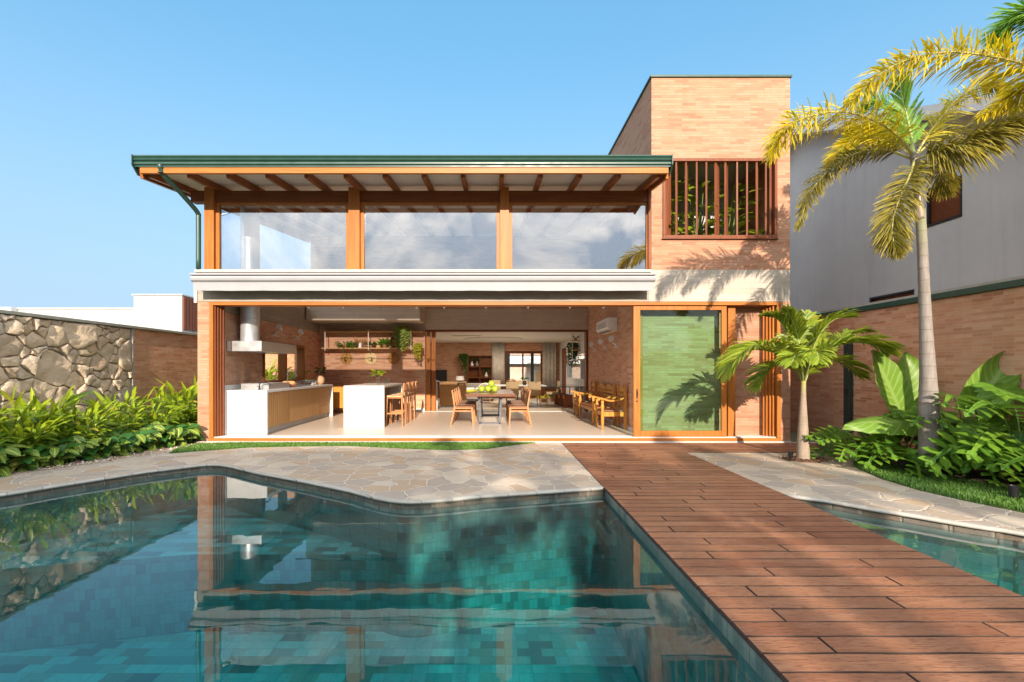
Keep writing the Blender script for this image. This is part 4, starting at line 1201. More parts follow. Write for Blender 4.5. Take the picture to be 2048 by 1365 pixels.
# --- tall foxtail palm
dT = 6.26
pt = thing('palm_tree', 'tall grey trunked palm with yellowing feathery fronds in front of the grey house', 'palm tree', P(1857, 950, dT))
PALM_TR = trunkmat('palm trunk bark', (0.19, 0.16, 0.14), (0.28, 0.245, 0.215), 0.17, green_above=(3.0, 3.5, (0.22, 0.22, 0.13)))
m = MB(); trunk_mesh(m, [P(1858, 958, dT), P(1858, 890, dT), P(1857.5, 822, dT), P(1856, 754, dT), P(1853, 686, dT), P(1850, 618, dT), P(1847, 550, dT), P(1844, 482, dT), P(1840, 420, dT)], [0.110, 0.108, 0.112, 0.090, 0.076, 0.066, 0.060, 0.057, 0.055], 0.17, 24)
m.build('trunk', PALM_TR, pt, smooth=True)
CROWNSH = plain('purplish green crownshaft', (0.21, 0.17, 0.12), 0.45, var=0.35, scale=5)
m = MB(); m.tube(catmull([P(1840, 440, dT), P(1837, 410, dT), P(1833, 365, dT), P(1829, 325, dT), P(1826, 305, dT)], 20), [0.058 + 0.004 * math.sin(i * 0.5) - 0.0011 * i for i in range(21)], 16); m.build('crownshaft', CROWNSH, pt, smooth=True)
RACH = plain('frond stalk', (0.40, 0.36, 0.10), 0.5)
RACHG = plain('green frond stalk', (0.30, 0.36, 0.12), 0.5)
def px_frond(spec, L, n, mat, parent, fluffy=True, W=0.03, droop=0.4, seed=0, rm=RACH, **kw):
    f = MB(); frond(f, [P(*s) for s in spec], L * (1.12 if fluffy else 1), int(n * (1.6 if fluffy else 1)), W * (.55 if fluffy else 1), fluffy, droop, seed, 0, **kw)
    return f.build('frond', [mat, rm], parent)
px_frond([(1824, 308, 6.26), (1795, 272, 6.15), (1745, 240, 6.0), (1680, 224, 5.85), (1610, 236, 5.75), (1570, 262, 5.7), (1542, 312, 5.7)], 0.40, 62, LF_PALMY, pt, seed=1)
px_frond([(1822, 318, 6.3), (1770, 300, 6.4), (1712, 308, 6.5), (1660, 340, 6.55), (1622, 385, 6.55), (1596, 455, 6.55)], 0.25, 62, LF_PALMO, pt, seed=2, W=0.026)
px_frond([(1828, 322, 6.2), (1822, 345, 5.95), (1805, 385, 5.85), (1788, 430, 5.8), (1785, 470, 5.8), (1793, 508, 5.8)], 0.30, 52, LF_PALMO, pt, seed=3)
px_frond([(1836, 318, 6.2), (1872, 305, 6.0), (1925, 290, 5.8), (1985, 262, 5.65), (2050, 240, 5.5)], 0.36, 60, LF_PALMO, pt, seed=4, droop=0.9)
px_frond([(1838, 322, 6.4), (1862, 330, 6.6), (1885, 352, 6.8), (1895, 385, 6.9)], 0.25, 34, LF_PALMO, pt, seed=5, droop=0.8)
px_frond([(1824, 312, 6.3), (1785, 285, 6.5), (1735, 275, 6.7), (1690, 292, 6.8), (1655, 330, 6.85)], 0.30, 46, LF_PALMY, pt, seed=16)
px_frond([(1834, 310, 6.3), (1868, 280, 6.5), (1912, 262, 6.7), (1962, 268, 6.8), (2000, 300, 6.8)], 0.28, 44, LF_PALMO, pt, seed=17)
px_frond([(1828, 306, 6.26), (1822, 270, 6.28), (1812, 225, 6.3), (1803, 185, 6.3), (1798, 160, 6.3)], 0.40, 40, LF_PALMG, pt, fluffy=False, W=0.035, droop=0.15, seed=6, rm=RACHG, spread=(22, 42), roll0=10)
px_frond([(1833, 308, 6.26), (1858, 268, 6.35), (1888, 228, 6.5), (1925, 190, 6.6), (1968, 168, 6.6), (2005, 175, 6.6)], 0.33, 52, LF_PALMY, pt, seed=7)
px_frond([(1822, 308, 6.3), (1795, 280, 6.6), (1760, 258, 6.9), (1725, 252, 7.1), (1695, 268, 7.2)], 0.30, 46, LF_PALMY, pt, seed=8)
px_frond([(1827, 308, 6.3), (1812, 262, 6.7), (1788, 225, 7.0), (1755, 205, 7.2), (1725, 215, 7.3)], 0.32, 42, LF_PALMG, pt, seed=9, W=0.03, rm=RACHG)

# --- second tall palm, its trunk outside the frame on the right
d2 = 5.0
pr_ = thing('palm_tree', 'palm at the right edge whose bright yellow frond arches in over the tall palm', 'palm tree', P(2190, 1010, d2))
m = MB(); trunk_mesh(m, [P(2190, 1012, d2), P(2190, 780, d2), P(2186, 400, d2), P(2180, 160, d2)], [0.16, 0.15, 0.10, 0.07], 0.17, 20); m.build('trunk', PALM_TR, pr_, smooth=True)
m = MB(); m.tube([P(2180, 170, d2), P(2178, 120, d2), P(2175, 70, d2)], [0.075, 0.07, 0.05], 14); m.build('crownshaft', CROWNSH, pr_, smooth=True)
px_frond([(2172, 95, 5.0), (2110, 140, 5.0), (2048, 128, 5.05), (1975, 112, 5.1), (1890, 105, 5.1), (1810, 122, 5.1), (1745, 160, 5.1), (1700, 205, 5.1)], 0.36, 74, LF_PALMY, pr_, seed=11, W=0.03)
px_frond([(2172, 70, 5.0), (2120, 40, 5.1), (2070, 22, 5.2), (2025, 40, 5.3), (1998, 78, 5.4)], 0.34, 46, LF_PALMG, pr_, seed=12, W=0.03, rm=RACHG)
px_frond([(2174, 90, 5.0), (2135, 120, 5.2), (2080, 160, 5.5), (2030, 190, 5.7), (1960, 235, 5.8)], 0.30, 50, LF_PALMY, pr_, seed=13)
px_frond([(2176, 80, 5.0), (2200, -60, 4.9), (2300, -140, 4.8), (2420, -120, 4.8)], 0.38, 40, LF_PALMG, pr_, seed=14, rm=RACHG)
px_frond([(2180, 80, 5.0), (2260, 20, 5.2), (2340, 60, 5.4), (2400, 160, 5.5)], 0.38, 40, LF_PALMY, pr_, seed=15)

# --- small palm beside the deck
dS = 7.3
ps = thing('small_palm', 'small young palm with arching bright green fronds planted in the paving beside the deck', 'palm tree', P(1606, 920, dS))
SM_TR = trunkmat('small palm bark', (0.25, 0.185, 0.135), (0.35, 0.28, 0.215), 0.055, green_above=(1.05, 1.35, (0.36, 0.38, 0.07)), line=(0.28, 0.20, 0.14))
m = MB(); trunk_mesh(m, [P(1606, 926, dS), P(1606, 880, dS), P(1606, 800, dS), P(1607, 756, dS)], [0.098, 0.082, 0.046, 0.034], 0.055, 20); m.build('trunk', SM_TR, ps, smooth=True)
fr_ = [
    ([(1606, 764, 7.3), (1590, 725, 7.2), (1560, 697, 7.05), (1520, 690, 6.9), (1482, 712, 6.85), (1458, 752, 6.85)], 0.46, 50),
    ([(1606, 766, 7.3), (1585, 732, 7.5), (1548, 706, 7.6), (1505, 700, 7.7), (1468, 718, 7.7), (1450, 745, 7.7)], 0.42, 46),
    ([(1606, 764, 7.3), (1595, 720, 7.4), (1576, 672, 7.5), (1556, 640, 7.55), (1530, 632, 7.6)], 0.40, 38),
    ([(1607, 762, 7.3), (1603, 715, 7.3), (1592, 660, 7.3), (1574, 618, 7.3)], 0.42, 40),
    ([(1608, 762, 7.3), (1612, 715, 7.4), (1615, 665, 7.5), (1610, 628, 7.55)], 0.40, 38),
    ([(1608, 766, 7.3), (1622, 733, 7.2), (1655, 702, 7.05), (1700, 686, 6.95), (1745, 690, 6.9), (1775, 705, 6.9)], 0.46, 52),
    ([(1608, 766, 7.3), (1625, 728, 7.5), (1658, 690, 7.7), (1700, 668, 7.8), (1742, 664, 7.9)], 0.42, 46),
    ([(1607, 764, 7.3), (1604, 735, 7.1), (1598, 712, 6.85), (1590, 712, 6.6), (1582, 730, 6.4)], 0.36, 34),
    ([(1606, 766, 7.3), (1592, 740, 7.35), (1566, 728, 7.4), (1535, 742, 7.4), (1515, 775, 7.4)], 0.40, 38),
    ([(1609, 766, 7.3), (1622, 738, 7.35), (1650, 722, 7.4), (1690, 728, 7.4), (1722, 752, 7.4)], 0.40, 38),
    ([(1608, 764, 7.3), (1620, 712, 7.25), (1640, 668, 7.2), (1668, 640, 7.1), (1700, 634, 7.05)], 0.40, 38),
    ([(1608, 764, 7.3), (1618, 732, 7.0), (1628, 708, 6.7), (1634, 706, 6.45), (1638, 722, 6.3)], 0.34, 34),
]
for k, (sp_, L, n) in enumerate(fr_):
    px_frond(sp_, L * 1.12, int(n * 1.9), LF_SMALL, ps, fluffy=False, W=0.040, droop=0.5, seed=40 + k, rm=RACHG, roll0=25 if k not in (3, 4) else 5, spread=(32, 58))
mr = thing('mulch_ring', 'ring of dark bark mulch around the foot of the small palm', 'mulch', P(1606, 918, dS))
rs = random.Random(8); c = P(1606, 920, dS); m = MB()
m.prism([(c.x + 0.30 * math.cos(a * PI / 9) * (1 + 0.12 * math.sin(a * 2.7)), c.y + 0.24 * math.sin(a * PI / 9)) for a in range(18)], ZP - 0.01, ZP + 0.012)
for k in range(230):
    a = rs.uniform(0, 2 * PI); r_ = 0.35 * math.sqrt(rs.random()); q = Vector((c.x + r_ * math.cos(a), c.y + r_ * 0.8 * math.sin(a), ZP + rs.uniform(0.012, 0.035)))
    b = rs.uniform(0, PI); l = rs.uniform(0.015, 0.04)
    m.bar(q, q + Vector((math.cos(b) * l, math.sin(b) * l, rs.uniform(-.01, .012))), rs.uniform(.008, .02), rs.uniform(.004, .01))
m.build('bark_chips', BARK, mr)

# --- garden spike lights
def spike(px, py, d, label, s=1.0):
    c = P(px, py, d); c.z = ZP
    o = thing('spike_light', label, 'garden light', c, 'black spike lights in the garden beds')
    m = MB(); m.lathe([(0.012, -0.03), (0.012, 0.05), (0.034 * s, 0.055), (0.040 * s, 0.15 * s), (0.034 * s, 0.152 * s), (0.030 * s, 0.135 * s)], c, 14); m.build('body', BLACK, o, smooth='auto')
    m = MB(); m.lathe([(0.001, 0.136 * s), (0.03 * s, 0.137 * s), (0.029 * s, 0.142 * s), (0.001, 0.143 * s)], c, 14); m.build('lens', CERAM, o)
spike(2027, 1000, 5.0, 'black spike light with pale lens on the lawn edge at the far right', 1.15)
spike(1808, 946, 6.4, 'black spike light under the leaves left of the tall palm trunk')
spike(1581, 922, 7.2, 'short black spike light in the mulch at the small palm')

# --- philodendrons (deeply lobed leaves)
def lobed(mb, p, d, up, L, rs):
    p, d, up = Vector(p), Vector(d).normalized(), Vector(up).normalized()
    s = d.cross(up).normalized(); nrm = s.cross(d).normalized()
    K = 6; pts_ = [p + d * (L * u) + Vector((0, 0, -0.35 * L * u * u)) for u in [i / 8 for i in range(9)]]
    # blade centre
    W = 0.11 * L
    vs, fs, uv = [], [], []
    for i, q in enumerate(pts_):
        w_ = W * (1 - 0.75 * i / 8); vs += [q - s * w_, q + nrm * -0.01, q + s * w_]
    for i in range(8):
        a, b = 3 * i, 3 * i + 3; fs += [(a, a + 1, b + 1, b), (a + 1, a + 2, b + 2, b + 1)]
        uv += [[(.3, 0.2), (.5, 0.2), (.5, 0.3), (.3, 0.3)]] * 2
    base = len(mb.v)
    mb.add(vs, fs, 0, uv)
    for i in range(K):
        u = i / (K - 1); q = p + d * (L * (0.02 + 0.86 * u)) + Vector((0, 0, -0.35 * L * u * u))
        l = L * (0.62 - 0.34 * u) * (0.75 if i == 0 else 1)
        a = R(118 - 78 * u)
        for sd in (-1, 1):
            dd = d * math.cos(a + rs.uniform(-.08, .08)) + s * sd * math.sin(a) + nrm * rs.uniform(0.0, 0.14)
            leaf(mb, q, dd, nrm, l * rs.uniform(.9, 1.1), 0.27 * L * (1 - 0.3 * u), 0.35, 4, 0.08, 0, -0.4)
    leaf(mb, pts_[7], d + Vector((0, 0, -0.5)), nrm, 0.3 * L, 0.16 * L, 0.3, 3, 0.08)


def philodendron(loc, label, H=0.75, n=16, L=0.5, seed=0, lean=(-0.4, -0.5)):
    rs = random.Random(seed); loc = Vector(loc)
    o = thing('philodendron', label, 'plant', loc, 'philodendrons with deeply lobed leaves under the right wall')
    f, s_ = MB(), MB()
    for k in range(n):
        a = 2 * PI * k / n + rs.uniform(-.3, .3); h = H * rs.uniform(0.35, 1.0); r_ = rs.uniform(0.22, 0.5)
        tip = loc + Vector((r_ * math.cos(a) + lean[0] * .25, r_ * math.sin(a) + lean[1] * .25, h))
        b = loc + Vector((rs.uniform(-.05, .05), rs.uniform(-.05, .05), 0))
        s_.tube(catmull([b, b * .5 + tip * .5 + Vector((0, 0, h * .22)), tip], 6), [.012, .012, .011, .010, .009, .008, .007], 5)
        d = Vector((math.cos(a) + lean[0], math.sin(a) + lean[1], rs.uniform(-0.35, 0.35)))
        upv = Vector((lean[0] * 0.5, lean[1] * 1.2, 1)) + Vector((rs.uniform(-.3, .3), rs.uniform(-.3, .3), 0))
        lobed(f, tip, d, upv, L * rs.uniform(.75, 1.1), rs)
    f.build('leaves', LF_PHIL, o, smooth=True); s_.build('stems', STALK, o, smooth=True)
philodendron((5.90, 7.15, ZP), 'low lobed leaf plant left of the tall palm trunk beside the side passage', 0.52, 12, 0.46, 1)
philodendron((6.25, 6.75, ZP), 'lobed leaf plant directly behind the tall palm trunk', 0.6, 11, 0.48, 2)
philodendron((6.75, 6.45, ZP), 'lobed leaf plant just right of the tall palm trunk reaching to mid wall', 1.15, 13, 0.60, 3)
philodendron((6.75, 5.75, ZP), 'large lobed leaf plant at the right edge in front of the brick wall', 1.12, 15, 0.66, 4)
philodendron((6.55, 5.15, ZP), 'lobed leaf plant hanging over the lawn at the far right edge', 0.6, 12, 0.48, 5)
philodendron((6.45, 6.2, ZP), 'low lobed leaf plant drooping over the soil right of the tall palm foot', 0.40, 9, 0.42, 6)

# --- elephant ears (big entire leaves)
def bigleaf(mb, base, tip, up, W, cup=0.12, sag=0.1, seed=0):
    rs = random.Random(seed); base, tip, up = Vector(base), Vector(tip), Vector(up)
    d = (tip - base); L = d.length; d.normalize(); s = d.cross(up).normalized(); nrm = s.cross(d)
    NU, NV = 14, 8; vs, fs, uv = [], [], []
    for i in range(NU + 1):
        u = i / NU
        w_ = W * (0.30 + 0.9 * u * 2.2 if u < 0.12 else (math.sin(PI * (0.28 + 0.72 * u)) ** 0.75)) * 0.5
        w_ = W * 0.5 * max(0.02, math.sin(PI * min(1, 0.22 + 0.78 * u)) ** 0.7)
        for j in range(NV + 1):
            v_ = j / NV * 2 - 1
            back = -0.18 * L * (1 - u) ** 3 * abs(v_)              # heart shaped shoulders
            q = base + d * (L * u + back) + s * (w_ * v_) + nrm * (cup * W * v_ * v_ - sag * L * u * u + 0.012 * math.sin(u * 30 - abs(v_) * 6) * abs(v_) + rs.uniform(-.003, .003))
            vs.append(q)
    for i in range(NU):
        for j in range(NV):
            a = i * (NV + 1) + j; fs.append((a, a + 1, a + NV + 2, a + NV + 1))
            uv.append([(j / NV, i / NU), ((j + 1) / NV, i / NU), ((j + 1) / NV, (i + 1) / NU), (j / NV, (i + 1) / NU)])
    mb.add(vs, fs, 0, uv)


eb = P(1845, 905, 7.2); eb.z = ZP
ee = thing('elephant_ear', 'elephant ear plant with four huge smooth leaves rising behind the tall palm trunk', 'plant', eb)
LF_EARV = leafmat('ribbed elephant ear leaf', (0.085, 0.19, 0.02), (0.19, 0.32, 0.04), 0.40, 0.3, vein=(0.24, 0.36, 0.09))
for k, (b_, tp, up, W) in enumerate(((P(1798, 818, 7.0), P(1752, 700, 7.05), (0.25, -1, 0.1), .62), (P(1820, 822, 7.15), P(1816, 704, 7.2), (-0.1, -1, 0.1), .60), (P(1872, 812, 7.3), P(1912, 704, 7.4), (-0.3, -1, 0.2), .66), (P(1840, 846, 6.7), P(1700, 832, 6.5), (0.1, -0.5, 1), .50))):
    m = MB(); bigleaf(m, b_, tp, up, W, 0.10 if k != 3 else -0.15, 0.08 if k != 3 else 0.12, k); lo = m.build('leaf', LF_EARV, ee, smooth=True)
    m = MB(); m.tube(catmull([eb, eb * 0.5 + b_ * 0.5 + Vector((0.03, 0, 0.1)), b_], 8), [.02, .019, .018, .016, .014, .012, .011, .01, .009], 7); m.build('stalk', STALK, lo, smooth=True)
eb2 = P(1965, 915, 6.9); eb2.z = ZP
ee2 = thing('elephant_ear', 'elephant ear plant with one upright rolled leaf right of the tall palm', 'plant', eb2)
for k, (b_, tp, up, W) in enumerate(((P(1950, 818, 6.4), P(2028, 702, 6.4), (-0.7, -0.75, 0.2), .46), (P(2062, 822, 6.6), P(1966, 845, 6.4), (0.0, -0.25, 1), .36))):
    m = MB(); bigleaf(m, b_, tp, up, W, 0.35 if k == 0 else -.1, 0.05, 20 + k); lo = m.build('leaf', LF_EARV, ee2, smooth=True)
    m = MB(); m.tube(catmull([eb2, eb2 * 0.5 + b_ * 0.5 + Vector((0.03, 0, 0.1)), b_], 8), [.02, .019, .018, .016, .014, .012, .011, .01, .009], 7); m.build('stalk', STALK, lo, smooth=True)

# --- left bed: shell ginger clumps and low veined plants
def ginger(seed, nst, H):
    rs = random.Random(seed); f, s_ = MB(), MB()
    for k in range(nst):
        a = rs.uniform(0, 2 * PI); r_ = 0.16 * math.sqrt(rs.random())
        b = Vector((r_ * math.cos(a), r_ * math.sin(a), 0)); h = H * rs.uniform(0.5, 0.95)
        ln = Vector((math.cos(a) * rs.uniform(.1, .55) + 0.28, math.sin(a) * rs.uniform(.1, .5) - 0.30, 0)) * h
        pp = catmull([b, b + ln * .25 + Vector((0, 0, h * .5)), b + ln + Vector((0, 0, h))], 12)
        s_.tube(pp, [.011 - .0006 * i for i in range(13)], 5)
        az = rs.uniform(0, PI); side = Vector((math.cos(az), math.sin(az), 0))
        for i in range(3, 13):
            sg = 1 if i % 2 else -1; T = (pp[min(i + 1, 12)] - pp[i - 1]).normalized()
            d = side * sg * rs.uniform(.7, 1.0) + T * rs.uniform(.35, .8) + Vector((rs.uniform(-.15, .15), rs.uniform(-.15, .15), 0))
            if i >= 11: d = T + side * sg * 0.25
            leaf(f, pp[i], d, Vector((0.2, -0.5, 1)), rs.uniform(.22, .48), rs.uniform(.05, .105), rs.uniform(.1, 1.0), 6, 0.16)
    return f, s_


GLABEL = 'bright yellow green ginger clump {}'
protos = []
for v_, (sd, ns, H) in enumerate(((1, 18, .95), (2, 17, .85), (3, 19, 1.02))):
    f, s_ = ginger(sd, ns, H)
    o = thing('ginger_plant', 'x', 'plant', (0, 0, 0), 'ginger clumps along the left wall'); f.build('leaves', LF_GINGER, o, smooth=True); s_.build('stems', STALK, o, smooth=True)
    protos.append([o, False])
spots = [(-7.55, 5.25, .92, 'nearest the left picture edge by the stone wall'), (-7.35, 5.95, .82, 'at the left picture edge in front of the stone wall'), (-7.65, 6.5, .92, 'close to the stone wall, second from the left edge'),
         (-7.15, 6.75, .74, 'in the front of the bed below the tallest ginger'), (-7.5, 7.25, 1.2, 'with the tallest dark green shoot against the stones'), (-6.95, 7.55, .75, 'in the middle front of the left bed'),
         (-7.55, 8.0, .9, 'behind the middle of the bed near the stones'), (-6.95, 8.3, .75, 'in front of the stone and brick joint'), (-7.45, 8.9, .9, 'directly below the stone and brick joint'),
         (-6.8, 9.0, .74, 'left of the house pillar in the front row'), (-7.3, 9.9, 1.12, 'with an upright shoot in front of the brick wall'), (-6.55, 9.7, 1.0, 'right beside the house pillar'), (-7.2, 10.9, 1.1, 'behind the pillar side, before the brick wall'),
         (-6.75, 11.4, 1.1, 'in the side passage, its top beside the pillar'), (-6.9, 12.5, 1.0, 'outside the near half of the kitchen window'), (-7.05, 13.45, 1.5, 'seen through the left kitchen window pane'), (-6.72, 13.5, 1.45, 'seen through the right kitchen window pane'), (-7.5, 13.2, 1.5, 'farthest back at the end of the side passage')]
rs = random.Random(77)
for k, (x, y, s_, lb) in enumerate(spots):
    pr0 = protos[k % 3]
    rz = rs.uniform(-0.5, 0.5) + (0 if k % 2 else 0.3)
    if not pr0[1]:
        o = pr0[0]; o.location = (x, y, ZP); o.rotation_euler = (0, 0, rz); o.scale = (s_,) * 3; o['label'] = GLABEL.format(lb); pr0[1] = True
    else:
        dup(pr0[0], (x, y, ZP), rz, GLABEL.format(lb), s_)


def croton(seed, n, L):
    rs = random.Random(seed); f, s_ = MB(), MB()
    for k in range(n):
        a = rs.uniform(0, 2 * PI); h = rs.uniform(.05, .34); r_ = rs.uniform(.03, .16)
        b = Vector((r_ * math.cos(a), r_ * math.sin(a), h))
        if k % 4 == 0: s_.tube([(b.x * .2, b.y * .2, 0), b], [.008, .005], 5)
        d = Vector((math.cos(a) * .8 + .10, math.sin(a) * .8 - .25, rs.uniform(-.45, .45)))
        leaf(f, b, d, Vector((.1 + .3 * math.cos(a), -.6, 1)), L * rs.uniform(.75, 1.15), L * rs.uniform(.42, .55), rs.uniform(.3, 1.0), 6, .12, 0, 0.35)
    return f, s_


cpro = []
for v_, sd in enumerate((5, 6, 7)):
    f, s_ = croton(sd, 46, .235)
    o = thing('veined_plant', 'x', 'plant', (0, 0, 0), 'low veined plants edging the left bed'); f.build('leaves', LF_CROTON, o, smooth=True); s_.build('stems', STALK, o, smooth=True); cpro.append([o, False])
N_C = 24
near = ['at the left picture edge', 'near the left picture edge', 'left of the middle', 'at the middle', 'right of the middle', 'close to the house pillar']
for k in range(N_C):
    row = k % 2; y = 5.55 + 3.55 * (k // 2) / (N_C / 2 - 1) + rs.uniform(-.06, .06)
    x = -7.10 + (y - 6.0) * .345 + (0.02 if y < 6.4 else .05) - row * .30 + rs.uniform(-.05, .05) - (0.12 if y < 6 else 0)
    i = k // 2
    lb = 'low plant with yellow leaf veins, {} row, {} of the {} from the left'.format('front' if row == 0 else 'second', ['first', 'second', 'third', 'fourth', 'fifth', 'sixth', 'seventh', 'eighth', 'ninth', 'tenth', 'eleventh', 'twelfth'][i], 'edging')
    p0 = cpro[k % 3]; rz = rs.uniform(-.7, .7); s0 = rs.uniform(.95, 1.25)
    if not p0[1]:
        o = p0[0]; o.location = (x, y, ZP); o.rotation_euler = (0, 0, rz); o.scale = (s0,) * 3; o['label'] = lb; p0[1] = True
    else: dup(p0[0], (x, y, ZP), rz, lb, s0)

# --- plants behind the louvred screen
for k, (x, sd, lb) in enumerate(((3.75, 31, 'dark leafy plant behind the left louvres of the tower screen'), (4.45, 32, 'tall leafy plant behind the middle louvres of the tower screen'), (5.1, 33, 'leafy plant with bright leaves behind the right louvres of the tower screen'))):
    rs2 = random.Random(sd); loc = Vector((x, 9.75, 3.921)); o = thing('screen_plant', lb, 'plant', loc, 'plants behind the tower louvres')
    f, s_ = MB(), MB()
    for j in range(34):
        a = rs2.uniform(0, 2 * PI); h = rs2.uniform(.25, 1.35); tip = loc + Vector((math.cos(a) * rs2.uniform(.1, .36), math.sin(a) * .28, h))
        s_.tube(catmull([loc + Vector((rs2.uniform(-.1, .1), 0, 0.2)), loc * .5 + tip * .5 + Vector((0, 0, .1)), tip], 6), .007, 5)
        leaf(f, tip, Vector((math.cos(a), math.sin(a) - .5, rs2.uniform(-.2, .9))), Vector((0, -.8, 1)), rs2.uniform(.34, .55), rs2.uniform(.12, .2), .7, 6, .1)
    f.build('leaves', LF_GINGER, o, smooth=True); s_.build('stems', STALK, o, smooth=True)
    m = MB(); m.lathe([(.12, 0), (.17, .26), (.18, .27), (.16, .27), (.14, .2)], loc, 16); m.build('pot', TERRA, o, smooth='auto')

# --- palms behind the camera that dapple the deck and pool
for k, (x, y, rz, s_) in enumerate(((1.75, -6.6, 1.9, .98), (2.9, -7.4, 3.4, 1.05), (.45, -7.2, 0.6, 1.0), (5.4, -6.4, 2.4, 1.0), (3.9, -6.0, 4.4, .92), (6.9, -7.2, 5.2, .78))):
    dup(pt, (x, y, ZP), rz, ['leaning', 'broad', 'slender', 'bushy', 'high', 'far'][k] + ' palm standing in the garden behind the camera', s_)

# hedge added behind the camera, unseen, to darken reflections in the glass
hg = thing('hedge', 'clipped leafy hedge added unseen behind the camera for the glass to reflect', 'hedge', (7, -12.5, ZP))
m = MB(); rs = random.Random(51)
for k in range(5200):
    x, z, y = rs.uniform(0.3, 16), rs.uniform(0, 2.6), -12.0 - rs.random() ** 2 * .8
    leaf(m, (x, y, ZP + z), (rs.uniform(-1, 1), rs.uniform(.1, 1), rs.uniform(-.3, 1)), (0, .5, 1), rs.uniform(.16, .3), rs.uniform(.08, .14), .4, 2, .1)
m.build('foliage', LF_DARK, hg)
m = MB(); m.box(0.3, 16, -13.2, -12.8, ZP, 2.35); m.build('branches', DARK, hg)

# ================================================================== VERANDA KITCHEN
kc = thing('kitchen_counter', 'long white kitchen counter with pale slatted timber doors and end panels along the left wall', 'counter', (-5.1, 11, 0))
m = MB(); m.box(-5.60, -4.66, 9.30, 9.345, 0.013, 0.935); m.box(-5.60, -4.66, 13.12, 13.16, 0.001, 0.935); m.box(-5.60, -4.66, 9.346, 13.118, 0.885, 0.935); m.build('worktop', QUARTZ, kc, bevel=.003)
m = MB(); m.box(-5.60, -5.56, 9.30, 13.1, 0.936, 1.04); m.build('upstand', QUARTZ, kc, bevel=.003)
m = MB(); m.box(-5.58, -4.76, 9.35, 13.11, 0.13, 0.884); m.build('carcass', OAK_Z, kc)
m = MB(); m.box(-5.5, -4.80, 9.35, 13.11, 0.002, 0.128); m.build('toe_kick', GREYPL, kc)
for a, b, nsl in ((9.36, 10.42, 12), (10.43, 11.48, 12), (11.49, 12.32, 9)):
    m = MB(); m.box(-4.758, -4.742, a, b, .135, .87)
    for k in range(nsl):
        w_ = (b - a) / nsl; m.box(-4.741, -4.730, a + k * w_ + .006, a + (k + 1) * w_ - .006, .14, .865)
    m.build('door', OAK_Z, kc)
for z0, z1 in ((.135, .37), (.378, .62), (.628, .87)):
    m = MB(); m.box(-4.758, -4.738, 12.33, 13.10, z0, z1); m.build('drawer', OAK_X, kc, bevel=.003)
m = MB(); m.box(-5.45, -4.85, 9.75, 10.75, 0.936, 1.06); m.box(-5.40, -4.90, 9.80, 10.70, 1.0605, 1.062); m.build('grill_box', STEEL, kc, bevel=.006)
m = MB(); m.box(-5.35, -4.85, 11.4, 12.3, 0.9355, 0.939); m.box(-5.30, -4.9, 11.45, 12.25, 0.9395, .941); m.build('sink', STEEL, kc)

def tap(name, loc, h, label, mat=STEEL):
    o = thing(name, label, 'tap', loc); m = MB(); l = Vector(loc)
    m.tube(catmull([l, l + Vector((0, 0, h * .6)), l + Vector((0.01, 0, h * .92)), l + Vector((.10, 0, h)), l + Vector((.20, 0, h * .88)), l + Vector((.23, 0, h * .6))], 20), .012, 8); m.lathe([(.028, 0), (.028, .02), (.016, .03), (.016, .06)], l, 10); m.build('spout', mat, o, smooth=True)
    m = MB(); m.tube([l + Vector((0, -.02, .05)), l + Vector((0, -.09, .08))], .007, 6); m.build('lever', mat, o, smooth=True)
tap('kitchen_tap', (-5.40, 11.85, .94), .42, 'tall steel swan neck tap at the sink under the kitchen window')
tap('grill_tap', (-4.98, 9.62, .936), .15, 'small black tap on the counter end nearest the pool', BLACK)
o = thing('bread_bowl', 'wooden bowl with round bread loaves on the kitchen counter', 'bowl', (-4.98, 11.0, .936))
m = MB(); m.lathe([(.08, .002), (.16, .03), (.23, .09), (.222, .092), (.15, .045), (.02, .03)], (-4.98, 11.0, .936), 20); m.build('bowl', TERRA, o, smooth=True)
for k, (x, y) in enumerate(((-.07, -.03), (.07, .03), (-.02, .09))):
    b = thing('bread_loaf', ['round golden loaf at the left in the bread bowl', 'round golden loaf at the right in the bread bowl', 'round loaf at the back of the bread bowl'][k], 'bread', (-4.98 + x, 11.0 + y, 1.02))
    m = MB(); m.ell((-4.98 + x, 11.0 + y, 1.035), (.085, .075, .055), 14, 8); m.build('loaf', plain('bread crust', (.5, .27, .10), .7, var=.3), b, smooth=True)
o = thing('dish_rack', 'grey dish rack with plates beside the sink on the kitchen counter', 'rack', (-5.1, 12.55, .936))
m = MB(); m.box(-5.35, -4.95, 12.4, 12.8, .937, .955)
for k in range(7): m.tube([(-5.3, 12.45 + k * .05, .955), (-5.3, 12.45 + k * .05, 1.06), (-5.0, 12.45 + k * .05, 1.06), (-5.0, 12.45 + k * .05, .955)], .004, 5)
m.build('frame', STEEL, o)
m = MB()
for k in range(5): m.lathe([(.10, 0), (.11, .008), (.02, .010)], (-5.15, 12.5 + k * .05, .99 + .01 * k), 14)
m.build('plates', CERAM, o)


